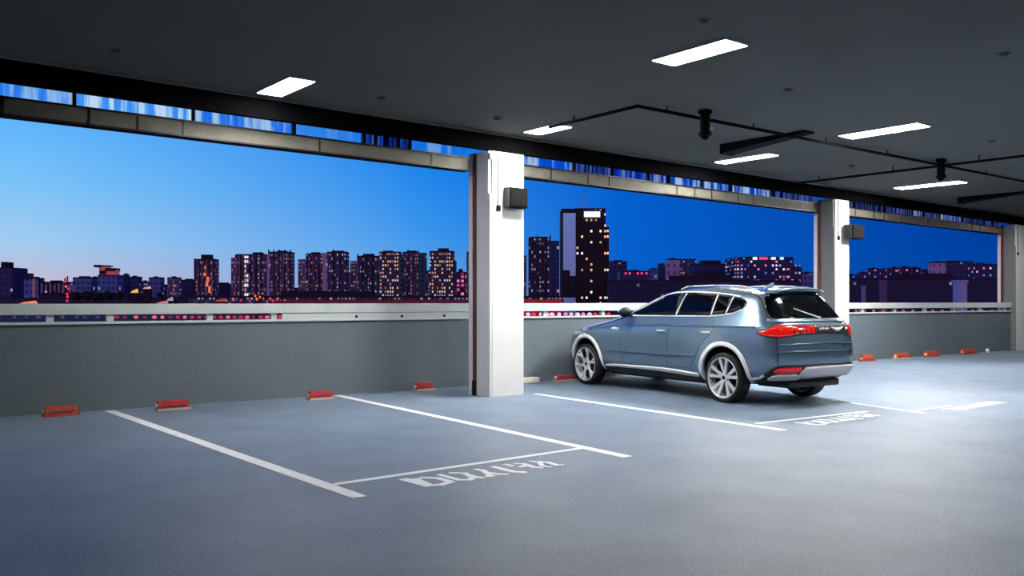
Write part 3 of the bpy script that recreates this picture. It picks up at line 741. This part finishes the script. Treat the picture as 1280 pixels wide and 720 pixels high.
# front end
for s in (1, -1):
    T_ = [(s*8,.90,.96),(s*12,.885,.965),(s*17,.89,.965),(s*20,.90,.95)]
    T_ = [(a*1.0, lo, hi) for a, lo, hi in T_]
    g = []
    for i in range(21):
        a = R(s*(22+68*i/20)); d = Vector((math.cos(a), math.sin(a), 0)); hgt = .03+.035*math.sin(math.pi*min(1, (i+3)/20))
        g.append([(Vector((3.45,0,.915+hgt*(j/3-.5)*1.5))+d*3, -d) for j in range(4)])
    patch('headlamp', g, mat('headlamp_glass', (225,232,240), rough=.08, metal=.5, coat=1), off=.01, th=.03)
g = []
for i in range(25):
    y = -.6+1.2*i/24; g.append([((7, y, .52+.30*j/5), (-1,0,0)) for j in range(6)])
patch('front_grille', g, plastic_m, off=.01, th=.03)
MB().box(3.3,4.05,-.6,.6,.22,.32,.03).build('front_valance', plastic_m, CAR)
MB().box(.45,3.0,-.72,.72,.22,.32,.03).build('underbody', plastic_m, CAR)
# wheels
def wheel(cx, s, style):
    c = (cx, s*.835, .37)
    t = empty('wheel', c, 0, None); t.parent = CAR
    o = s
    tp = [(.305,-.115),(.345,-.122),(.364,-.105),(.37,-.07),(.37,.07),(.364,.105),(.345,.122),(.305,.115),(.30,.08),(.30,-.08),(.305,-.115)]
    ty = MB(); ty.lathe_y(tp, n=72); ty.build('tyre', tyre_m, t, smooth=True)
    rp = [(.312,.112*o),(.300,.118*o),(.285,.108*o),(.280,.06*o),(.278,-.10*o),(.305,-.11*o),(.305,.10*o)]
    rm = MB(); rm.lathe_y(rp+[rp[0]], n=64)
    if style == 'rear':
        for k in range(5):
            for da in (-.25, .25):
                a = 2*math.pi*k/5+.31; 
                i0 = Vector((math.cos(a+da*.55), 0, math.sin(a+da*.55)))*.06; i1 = Vector((math.cos(a+da), 0, math.sin(a+da)))*.292
                d = (i1-i0).normalized(); n = d.cross(Vector((0,1,0)))
                w0, w1 = .020, .027; y0, y1 = (.07*o, .10*o)
                v = [rm.b.verts.new(p) for p in (i0-n*w0+Vector((0,y0,0)), i1-n*w1+Vector((0,y1,0)), i1+n*w1+Vector((0,y1,0)), i0+n*w0+Vector((0,y0,0)),
                     i0-n*w0+Vector((0,y0-.03*o,0)), i1-n*w1+Vector((0,y1-.03*o,0)), i1+n*w1+Vector((0,y1-.03*o,0)), i0+n*w0+Vector((0,y0-.03*o,0)))]
                for f in ((0,1,2,3),(7,6,5,4),(0,4,5,1),(1,5,6,2),(2,6,7,3),(3,7,4,0)): rm.b.faces.new([v[q] for q in f])
    else:
        for k in range(12):
            a = 2*math.pi*k/12; sg = 1 if k % 2 else -1
            i0 = Vector((math.cos(a), 0, math.sin(a)))*.085; e = a+sg*.42; i1 = Vector((math.cos(e), 0, math.sin(e)))*.292
            rm.cyl(i0+Vector((0,.075*o,0)), i1+Vector((0,.095*o,0)), .019, n=8)
        for k in range(12):
            a = 2*math.pi*k/12; b_ = a+2*math.pi/12
            rm.cyl(Vector((math.cos(a),0,math.sin(a)))*.085+Vector((0,.075*o,0)), Vector((math.cos(b_),0,math.sin(b_)))*.085+Vector((0,.075*o,0)), .015, n=8)
    rm.build('rim', rim_m, t)
    hb = MB().cyl((0,.03*o,0), (0,.085*o,0), .062, n=28); hb.build('hub_cap', rim_m, t)
    MB().cyl((0,.085*o,0), (0,.09*o,0), .03, n=20).build('hub_badge', plastic_m, t)
    MB().cyl((0,-.05*o,0), (0,-.02*o,0), .275, n=40).build('brake_disc', mat('brake_dark', (28,29,31), rough=.5, metal=.4), t)
for cx, st_ in ((0,'rear'), (WB,'front')):
    for s in (1, -1): wheel(cx, s, st_)
# heading: nose towards the wall, turned a little to the right
HD = math.atan2(11.88-8.43, 11.05-10.64)
CAR.rotation_euler = (0, 0, HD)
left = Vector((-math.sin(HD), math.cos(HD), 0))
CAR.location = Vector((10.645, 8.43, 0))-left*.945-Vector((.03, 0, 0))

# ------------------------------------------------------------------ the city beyond the parapet (ground lies 30 m below this deck)
GZ = -30.0
gm = MB().box(-20000, 20000, 60, 30000, GZ-1, GZ).build('ground', mat('city_ground', (40,42,60), rough=.8, noise=.3, nscale=.01)); struct(gm)
DIRA = YAW-R(90)
PINK = [(255,190,190),(220,190,235),(255,225,190),(190,190,240)]
WARM = [(255,205,140),(255,235,200),(255,180,150),(230,225,255)]
COOL = [(200,215,255),(255,245,225),(190,200,255),(255,210,180)]
F = dict(
 purple = facade('facade_purple', (112,98,136), PINK, .40, .35, 1.5, 2.6, .5, .5, (52,44,70), stripe=1.8),
 mauve = facade('facade_mauve', (126,100,136), PINK, .40, .3, 1.4, 2.6, .45, .5, (62,48,74), stripe=1.5),
 dark = facade('facade_dark', (80,80,116), COOL, .34, .4, 1.7, 2.7, .45, .45, (38,36,58), stripe=1.7),
 warm = facade('facade_warm', (92,80,100), WARM, .55, .65, 1.6, 2.5, .6, .5, (48,40,54)),
 teal = facade('facade_teal', (60,100,128), COOL, .12, .4, 3.0, 3.2, .5, .5, (16,30,52)),
 blue = facade('facade_blue', (104,138,200), COOL, .14, .35, 3.4, 3.6, .6, .5, (60,84,140)),
 navy = facade('facade_navy', (52,66,128), COOL, .05, .4, 3.2, 3.4, .5, .5, (40,46,90)),
 foot = facade('facade_foot', (34,44,88), COOL, .03, .3, 2.4, 2.6, .5, .5, (24,32,70)),
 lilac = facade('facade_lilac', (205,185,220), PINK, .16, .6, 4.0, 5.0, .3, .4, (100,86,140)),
 black = facade('facade_black', (22,20,26), WARM, .24, 1.3, 2.5, 3.0, .4, .4, (14,14,20)),
 magenta = facade('facade_magenta', (150,64,120), [(255,120,190),(255,150,200),(240,110,170),(255,190,220)], .5, .8, 3.0, 3.0, .6, .6, (90,30,80)),
 glow = facade('facade_party', (46,54,120), [(255,150,150),(230,235,255),(255,120,130),(240,220,255),(90,140,255)], .3, 1.0, 2.2, 2.3, .5, .5, (34,38,80)))
roof_m = mat('dark_roof', (30,28,48), rough=.7)
def pt(x, D, z=0): 
    p = VD*D+VR*((x-640)/FPX*D); return Vector((p.x, p.y, z))
def zat(y, D): return CAM_H+(HOR-y)/FPX*D
def emat(c, s): return mat('glow_%d_%d_%d_%d' % (*c, int(s*10)), c, emit=c, estr=s)
def tower(x0, x1, top, D, f, label, bump=None, piers=0, side=None, cat='tower block', depth=.8, group=None, name='tower_block', steps=None):
    """x0,x1 bearings of the two edges as seen from the deck, D distance in metres"""
    w = (x1-x0)/FPX*D; h = zat(top, D)-GZ; dp = w*depth
    if cat == 'building': name = 'city_building'
    t = empty(name, pt((x0+x1)/2, D, GZ), DIRA, label, cat, group)
    m = MB().box(-w/2, w/2, 0, dp, 0, h)
    if steps:
        for a, b, ty in steps: m.box((a-(x0+x1)/2)/FPX*D, (b-(x0+x1)/2)/FPX*D, -.6, dp*.7, 0, zat(ty, D)-GZ)
    m.build('tower_body', F[f], t)
    if piers:
        q = MB()
        for k in range(piers+1):
            xx = -w/2+w*k/piers; q.box(xx-w*.018, xx+w*.018, -1.0, .4, 0, h+random.choice([.3,1.0,2.2]))
        for k in range(0, int(h//3.2)):
            if k % 2: 
                a = random.uniform(-.45,.2); q.box(w*a, w*(a+.22), -.9, 0, k*3.2, k*3.2+.5)
        q.build('balcony_pier', roof_m, t)
    c = MB()
    c.box(-w*.5, w*.5, 0, dp, h, h+.8)
    if bump:
        a, b, ty = bump; c.box((a-(x0+x1)/2)/FPX*D, (b-(x0+x1)/2)/FPX*D, dp*.2, dp*.7, h, zat(ty, D)-GZ)
    else: c.box(-w*.18, w*.15, dp*.2, dp*.6, h, h+min(3, max(1.5, w*.08)))
    c.build('roof_block', roof_m, t)
    if side:
        a, b, ty, fm = side
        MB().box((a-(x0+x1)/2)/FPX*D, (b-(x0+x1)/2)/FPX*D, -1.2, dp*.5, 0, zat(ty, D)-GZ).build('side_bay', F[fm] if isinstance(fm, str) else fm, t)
    return t
T = tower
G1 = 'low buildings on the left skyline'; G2 = 'apartment towers in the middle skyline'
T(-30,15,336,520,'navy','dark blue block at the far left edge of the skyline', cat='building', bump=(-3,3,327), group=G1)
T(15,34,343,560,'dark','dark block second from the left edge of the skyline', cat='building', group=G1)
T(30,48,349,500,'blue','blue block with a thin lit post before it near the left edge', cat='building', group=G1)
T(50,82,354,450,'lilac','low lilac lit building left of the red lit mast', cat='building', piers=6, group=G1)
T(91,113,348,600,'blue','blue building with stepped roof just right of the red lit mast', bump=(97,108,345), cat='building', group=G1)
T(111,123,348,640,'teal','narrow teal building between the stepped roof and the red topped building', cat='building', group=G1)
t = T(122,146,345,600,'blue','blue building carrying red lit roof structures on its top', cat='building', group=G1)
m = MB(); x = lambda v: (v-134)/FPX*600; z = lambda v: zat(v,600)-GZ
m.box(x(122),x(132),2,8,z(345),z(333)).box(x(133),x(143),2,8,z(345),z(337)).build('red_roof_storey', mat('red_lit_storey', (200,110,130), emit=(230,90,110), estr=.35), t)
m = MB(); m.box(x(117),x(125),0,9,z(334),z(331)).box(x(126),x(134),0,9,z(333),z(331.5)).box(x(131),x(143),0,9,z(339),z(335)).box(x(124),x(131),.5,3,z(343),z(338)).build('roof_canopy', roof_m, t)
T(154,160,344,620,'navy','slim dark spire block left of the yellow lit roof', cat='building', group=G1)
T(160.5,173.5,347,650,'navy','dark blue block above the yellow lit roof', cat='building', group=G1)
T(174,186,353,640,'dark','low dark block between two blue blocks on the left skyline', cat='building', group=G1)
T(186,201,348,620,'blue','blue block right of the yellow lit roof', cat='building', group=G1)
T(201,211,358,640,'navy','very low navy block on the left skyline', cat='building', group=G1)
T(209,223,348,600,'purple','small purple block left of the lone tower', cat='building', group=G1)
T(222,246,351,620,'navy','long low dark block touching the lone tower', cat='building', group=G1)
T(267,288,356,640,'navy','low dark block right of the lone tower', cat='building', bump=(272,283,353), group=G1)
t = T(243.5,267.5,325,600,'mauve','lone purple tower standing apart on the left skyline', bump=(250,262,318), piers=4, group=G2)
m = MB(); 
for a, b, y0, y1 in ((255,258,341,345),(259,262,346,352),(258,261,352,358),(261,264,358,366),(256,258,333,336)): m.box((a-255.5)/FPX*600,(b-255.5)/FPX*600,-1.15,-.9,zat(y1,600)-GZ,zat(y0,600)-GZ)
m.build('orange_reflection', emat((255,130,90), .7), t)  # orange reflections on the facade, put in as glowing panels
T(295,333,319,600,'purple','purple tower with a pale lit stair strip, first of the middle towers', bump=(314,324,315), piers=6, side=(289.5,296,322,'mauve'), group=G2)
m = MB(); m.box((306.5-314)/FPX*600,(310.5-314)/FPX*600,-1.5,-.5,3,zat(320,600)-GZ).build('lit_stair_strip', facade('facade_stair', (150,130,160), [(255,240,245),(255,220,230)], .75, 1.2, 4, 3.2, .9, .6, (60,50,80)), kids(bpy.data.objects['ground']) and None or bpy.data.objects[ [o.name for o in bpy.data.objects if o.get('label','').startswith('purple tower with a pale')][0] ])
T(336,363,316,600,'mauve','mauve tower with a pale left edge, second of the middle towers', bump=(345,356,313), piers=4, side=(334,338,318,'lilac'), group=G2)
T(361,376,362,680,'teal','very low teal block in the gap between the second and third middle towers', cat='building', group=G1)
T(383,405,318,600,'mauve','reddish tower with a lower left wing, third of the middle towers', bump=(388,398,315), piers=4, side=(373,384,324,'purple'), group=G2)
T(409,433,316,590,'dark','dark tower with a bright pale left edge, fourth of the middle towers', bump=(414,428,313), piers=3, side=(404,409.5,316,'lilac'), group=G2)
T(431,443,343,640,'lilac','narrow pale block in the gap right of the fourth middle tower', cat='building', group=G1)
T(447,472,321,600,'dark','dark tower with stepped left shoulder, fifth of the middle towers', bump=(453,466,317), piers=4, side=(438,448,326,'purple'), group=G2)
T(474,500,316,590,'warm','tower with rows of warm lit windows left of the purple and teal pair', bump=(478,490,313), side=(499,503.5,318,'teal'), group=G2)
T(504,523,316,600,'mauve','purple tower joined to a teal one, seventh of the middle towers', bump=(508,520,313), piers=3, side=(522.5,533,316,'teal'), group=G2)
T(537,567,315,590,'warm','brightest lit tower, the tallest just left of the big column', bump=(547,560,310), side=(566,570,326,'navy'), group=G2)
T(532,539,340,640,'purple','narrow low purple block left of the brightest lit tower', cat='building', group=G1)
T(570,583,341,620,'magenta','low magenta lit block right of the brightest tower', cat='building', bump=(573,578,336), group=G1)
T(583,600,316,600,'dark','dark tower half hidden by the left side of the big column', group=G2)
G3 = 'towers and blocks right of the big column'
T(646,658,321,560,'purple','purple block touching the right edge of the big column', group=G3)
T(661,688,298,560,'dark','dark tower left of the tallest black tower, with rounded shoulder', bump=(664,684,295.5), piers=5, side=(687,699,301,'navy'), group=G3)
D = 480
t = T(719,757,262,D,'black','tallest black tower with a white lit sign and two antennas', bump=(722,752,261), group=G3, side=(757,761,284,'black'))
m = MB(); X = lambda v: (v-738)/FPX*D; Z = lambda v: zat(v,D)-GZ
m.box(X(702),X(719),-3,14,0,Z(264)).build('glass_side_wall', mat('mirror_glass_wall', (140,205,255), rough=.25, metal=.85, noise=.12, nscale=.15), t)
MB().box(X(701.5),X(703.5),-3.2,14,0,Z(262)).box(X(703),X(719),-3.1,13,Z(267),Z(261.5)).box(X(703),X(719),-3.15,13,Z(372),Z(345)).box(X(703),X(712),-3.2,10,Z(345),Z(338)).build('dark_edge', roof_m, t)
MB().box(X(730),X(750),-.9,-.2,Z(271.5),Z(264.5)).build('lit_sign', emat((235,235,255), 1.1), t)
MB().box(X(726.6),X(728),5,5.6,Z(262),Z(241)).build('antenna', mat('antenna_pale', (200,230,255)), t)
MB().box(X(732.5),X(733.6),5,5.5,Z(262),Z(245)).build('antenna', mat('antenna_pale', (200,230,255)), t)
T(762,784,328,620,'navy','navy block just right of the tallest black tower', cat='building', bump=(768,778,325), group=G3)
t = T(775,812,340,560,'navy','wide low navy block with red lights along its roof edge', cat='building', group=G3)
for q in (782,787,797,802,808): 
    MB().box((q-794.5)/FPX*560,(q+2-794.5)/FPX*560,-.8,-.1,zat(343,560)-GZ,zat(340.5,560)-GZ).build('red_roof_light', emat((255,70,110), 1.2), t)
T(812,824,337,700,'blue','pale blue distant block above the front of the car', cat='building', group=G3)
T(823,836,331,640,'navy','dark narrow block left of the lavender block', cat='building', bump=(826,830,329), group=G3)
T(834,850,325,600,'lilac','lavender block with a blank front above the car roof', cat='building', group=G3)
T(850,870,325,632,'dark','dark block with white lights right of the lavender block', cat='building', group=G3, bump=(851,857,323.5))
T(868,920,331,580,'navy','long low block with pinkish windows above the car roof', cat='building', bump=(880,903,325), side=(866,901,339,facade('facade_pinkish', (60,46,84), PINK, .5, .5, 6, 5, .6, .5, (30,26,60))), group=G3)
t = T(920,992,323,540,'glow','big jagged dark block with white and red lights, right of the long low block', cat='building', bump=(938,975,320), steps=[(920,935,326),(985,1001,331)], group=G3)
for a, b, c in ((941,946,(255,235,235)),(949,959,(255,60,80)),(964,969,(240,230,255)),(975,979,(200,215,255))):
    MB().box((a-956)/FPX*540,(b-956)/FPX*540,-.9,-.1,zat(324.5,540)-GZ,zat(321.5,540)-GZ).build('roof_light', emat(c, 1.4), t)
T(992,1003,337,560,'navy','small navy block left of the column behind the car', cat='building', group=G3)
T(1002,1020,342,620,'blue','pale low building at the left edge of the column behind the car', cat='building', group=G3)
G4 = 'low lit skyline in the far right bay'
hs = [(1058,1074,345),(1074,1086,342),(1086,1100,337),(1100,1113,338),(1113,1126,336),(1126,1139,335),(1139,1152,336),(1152,1165,339)]
nm = ['first','second','third','fourth','fifth','sixth','seventh','eighth']
for (a, b, tp), n_ in zip(hs, nm): T(a+.3, b-.3, tp, 620+(a%2)*14, 'glow', 'low block with pink and white lights, %s counted from the column behind the car' % n_, cat='building', group=G4)
T(1165,1183,329,600,'lilac','mauve block standing up from the low skyline at the far right', cat='building', group=G4, depth=.6)
T(1183,1217,328,620,'navy','dark block right of the mauve one on the far right skyline', cat='building', bump=(1190,1203,325.5), group=G4)
T(1217.5,1240,331,585,'glow','block with red and white lights near the right edge of the skyline', cat='building', group=G4)
T(1240,1275,332,620,'navy','dark block touching the greyish column at the right edge', cat='building', group=G4)
# dark nearer roofs that close the view just above the rail
T(1052,1268,350,400,'foot','broad dark building below the lit skyline in the far right bay', cat='building', depth=.1)
for a, b, tp, f, lb in ((1197,1209,353,'blue','bright bluish concrete pier left of the right hand column, beyond the rail'),(1102,1109,353,'purple','thin purplish pier beyond the rail in the far right bay'),(1078,1082,360,'lilac','thin pale pier beyond the rail close to the column behind the car')):
    m = MB(); d = 150; w = (b-a)/FPX*d
    o = m.box(-w/2, w/2, 0, w, 0, zat(tp, d)-GZ).box(-w*.6, w*.6, -.1, w*1.1, zat(tp, d)-GZ, zat(tp, d)-GZ+.4).build('concrete_pier', mat('pier_'+f, {'blue':(190,205,255),'purple':(120,96,136),'lilac':(150,160,200)}[f])); o.location = pt((a+b)/2, d, GZ); o.rotation_euler = (0,0,DIRA)
    tag(o, lb, 'pier')
T(762,1000,352,440,'foot','broad dark building hidden low behind the car roof', cat='building', depth=.1)
T(-40,235,374,400,'foot','long low dark building along the left skyline foot', cat='building', depth=.1)
T(235,590,372,400,'dark','long low dark building below the middle towers', cat='building', depth=.1)
T(646,705,372,400,'dark','low dark building under the towers just right of the big column', cat='building', depth=.1)
# trees
leaf_m = mat('tree_leaves_dusk', (30,44,34), rough=.8, noise=.4, nscale=.4)
def tree(x, top, D, w, label):
    t = empty('distant_tree', pt(x, D, GZ), 0, label, 'tree', 'dark trees at the foot of the left skyline')
    h = zat(top, D)-GZ; r = w/FPX*D/2
    MB().cyl((0,0,0), (0,0,h-r), r*.12, r*.07, 8).build('trunk', mat('trunk_dark', (40,32,28)), t)
    m = MB()
    for k in range(14):
        a = random.uniform(0, 6.28); q = random.uniform(0, .75)*r
        m.sphere((q*math.cos(a), q*math.sin(a), h-r*.5-random.uniform(0, r*.9)), r*random.uniform(.3,.5), n=10)
    for v in m.b.verts: v.co += Vector((random.uniform(-1,1), random.uniform(-1,1), random.uniform(-1,1)))*r*.05
    m.build('crown', leaf_m, t)
tw = ['leftmost', 'second', 'third', 'fourth', 'fifth', 'sixth', 'seventh', 'eighth', 'ninth']
for i, (x, tp, w) in enumerate(((95,364,14),(108,363,15),(122,364,15),(135,362,14),(150,363,14),(164,364,13),(180,365,13),(199,363,11),(217,368,12))):
    tree(x, tp, 330, w, ('dark round tree, %s in the row at the foot of the left skyline' % tw[i]))
# red lit mast, lit post, fires of light
t = empty('lit_mast', pt(84.5, 300, GZ), DIRA, 'thin mast strung with red lights on the left skyline', 'mast')
h = zat(345,300)-GZ
MB().box(-.15,.15,-.15,.15,0,h).build('pole', roof_m, t)
for yy, dx, c in ((348,-2,(215,70,90)),(352,-2.5,(200,60,70)),(358,-1.5,(255,120,100)),(361,1.5,(235,50,70)),(367.5,0,(255,60,90)),(371,.5,(255,60,90)),(376,0,(255,50,60))):
    MB().sphere((dx/FPX*300, -.3, zat(yy,300)-GZ), .42, n=10).build('red_lamp', emat(c, .9), t)
t = empty('lit_post', pt(42, 420, GZ), DIRA, 'thin orange lit post with a flat top near the left edge of the skyline', 'post')
MB().box(-.35,.35,-.3,.3,0,zat(348,420)-GZ).build('shaft', mat('orange_lit_shaft', (190,130,120), emit=(220,130,110), estr=.18), t)
MB().box(-2.4,2.4,-1,1,zat(348,420)-GZ,zat(346,420)-GZ).build('flat_top', roof_m, t)
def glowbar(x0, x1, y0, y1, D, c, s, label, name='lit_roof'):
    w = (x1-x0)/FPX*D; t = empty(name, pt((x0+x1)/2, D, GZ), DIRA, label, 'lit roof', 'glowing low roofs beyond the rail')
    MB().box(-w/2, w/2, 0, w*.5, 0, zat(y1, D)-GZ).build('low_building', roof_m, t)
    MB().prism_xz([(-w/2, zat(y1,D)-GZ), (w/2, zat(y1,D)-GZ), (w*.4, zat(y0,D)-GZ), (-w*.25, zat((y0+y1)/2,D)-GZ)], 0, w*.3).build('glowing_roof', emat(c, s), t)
glowbar(163,172,361,366,300,(255,190,90),.8,'yellow lit roof on the left skyline')
glowbar(24,44,376,379.5,200,(255,150,110),.8,'orange lit roof low at the left edge, just above the rail')
glowbar(195,209,376,379.5,200,(235,150,140),.6,'reddish lit roof left of the lone tower, just above the rail')
glowbar(208,216,371,376,260,(190,190,215),.5,'small pale lit roof left of the lone tower')
glowbar(268,282,373,377,260,(190,90,70),.5,'dull red lit roof right of the lone tower')
glowbar(178,188,358,361,300,(250,190,170),.6,'small pinkish lit roof right of the yellow one')
# the neighbouring deck with its red lit edge and the traffic lights behind the rail
P1, P2 = pt(215, 60), pt(590, 60)
def deck_wall(xa, xb, D, y0, y1, c, s, label):
    w = (xb-xa)/FPX*D; o = MB().box(-w/2, w/2, 0, .4, -.62, zat(y0, D)).box(-w/2, w/2, .1, 1.5, zat(y0,D)-.02, zat(y0,D)+.05).build('lit_roof_edge', mat('dull_red_edge_%d' % c[0], c, emit=c, estr=s))
    o.location = pt((xa+xb)/2, D, 0); o.rotation_euler = (0,0,DIRA); tag(o, label, 'roof edge')
deck_wall(345,586,90,376.3,384,(120,30,40),.22,'long dull red lit roof edge just above the rail, left of the big column')
deck_wall(646,702,90,374.8,384,(170,40,60),.3,'red lit roof edge just above the rail, right of the big column')
lit = [(292,375,(255,80,90),2.6),(301,375.5,(220,40,70),2.4),(283,376,(235,120,100),2.0),(319,370,(255,100,70),2.6),(321,374,(255,130,60),2.8),(328,367,(255,110,60),1.8),(325,371.5,(255,110,60),2.6),(337,374,(235,40,60),2.4),(341,376,(255,50,60),2.6),(346,374.5,(255,40,60),2.2),(351,376,(215,40,70),2.2),(356,375.5,(240,130,130),2.0),(312,376.5,(230,60,60),2.0),(334,377,(255,60,50),2.2)]
LB = ['red lamp','dark red lamp','pale orange lamp','orange lamp','bright orange lamp','small high orange lamp','orange lamp','red lamp','bright red lamp','red lamp','dark red lamp','pinkish lamp','red lamp','low red lamp']
ORD = ['first','second','third','fourth','fifth','sixth','seventh','eighth','ninth','tenth','eleventh','twelfth','thirteenth','fourteenth']
def glob(x, y, D, c, r, label, group):
    t = empty('signal_lamp', pt(x, D, -.62), 0, label, 'lamp', group); hh = zat(y, D)+.62
    MB().cyl((0,0,0), (0,0,hh), .05, n=6).build('post', roof_m, t)
    MB().sphere((0,0,hh), r/FPX*D/2, (1,1,1.3), n=10).build('globe', emat(c, 1.0), t)
MB_deck = MB().box(-55, 110, 0, 90, GZ, -.62).build('neighbouring_roof', mat('neighbour_roof', (40,30,40), rough=.8)); MB_deck.location = pt(330, 66, 0); MB_deck.rotation_euler = (0,0,DIRA)
struct(MB_deck)
for (x, y, c, r), lb in zip(lit, LB): glob(x, y, 100, c, r, '%s above the rail below the middle towers, %s from the left' % (lb, ORD[sorted(q[0] for q in lit).index(x)]), 'red and orange lamps above the rail')
# lamps seen through the gap of the rail
def ordn(i):
    w = ORD+['fifteenth','sixteenth','seventeenth','eighteenth','nineteenth','twentieth']
    return w[i] if i < 20 else ['thirtieth','thirty-first','thirty-second'][i-29] if i >= 29 else 'twenty-'+ORD[i-20]
xs = [18,33,48,63,78,96,106,122,134,146,156,170,181,193,203,213,222,231,240,249,258,268,276,285,293,301,309,317,326,334,342,350]
for i, x in enumerate(xs):
    c = random.choice([(200,40,70),(235,60,90),(120,40,70),(255,110,120)]) if x > 150 else random.choice([(90,60,80),(170,40,60),(60,60,90)])
    hh = zat(396.5, 70)+.62; t = empty('road_lamp', pt(x, 70, -.62), 0, 'small reddish lamp through the left bay rail gap, %s from the left' % ordn(i), 'lamp', 'lamps seen through the rail gap, left bay')
    MB().sphere((0,0,hh), .14, (random.uniform(.9,1.5),1,1), n=8).build('globe', emat(c, .8), t); MB().cyl((0,0,0), (0,0,hh), .03, n=6).build('post', roof_m, t)
for i, x in enumerate([652,660,667,676,684,690,699,707,714,722,729,737,744,752,761]):
    c = random.choice([(255,190,215),(255,150,180),(235,60,90),(240,220,255)])
    hh = zat(393, 70)+.62; t = empty('road_lamp', pt(x, 70, -.62), 0, 'small pink lamp through the rail gap beside the car, %s from the big column' % ordn(i), 'lamp', 'lamps seen through the rail gap, middle bay')
    MB().sphere((0,0,hh), .16, (random.uniform(.9,1.5),1,1), n=8).build('globe', emat(c, .9), t); MB().cyl((0,0,0), (0,0,hh), .03, n=6).build('post', roof_m, t)
for i, x in enumerate([1070,1080,1092,1104,1117,1129,1141,1154,1166,1178,1190,1203,1216,1228,1240,1250]):
    c = random.choice([(180,150,160),(230,110,110),(150,150,190)])
    hh = zat(389, 70)+.62; t = empty('road_lamp', pt(x, 70, -.62), 0, 'small dull lamp through the far right rail gap, %s from the left' % ordn(i), 'lamp', 'lamps seen through the rail gap, right bay')
    MB().sphere((0,0,hh), .13, (random.uniform(.9,1.5),1,1), n=8).build('globe', emat(c, .6), t); MB().cyl((0,0,0), (0,0,hh), .03, n=6).build('post', roof_m, t)
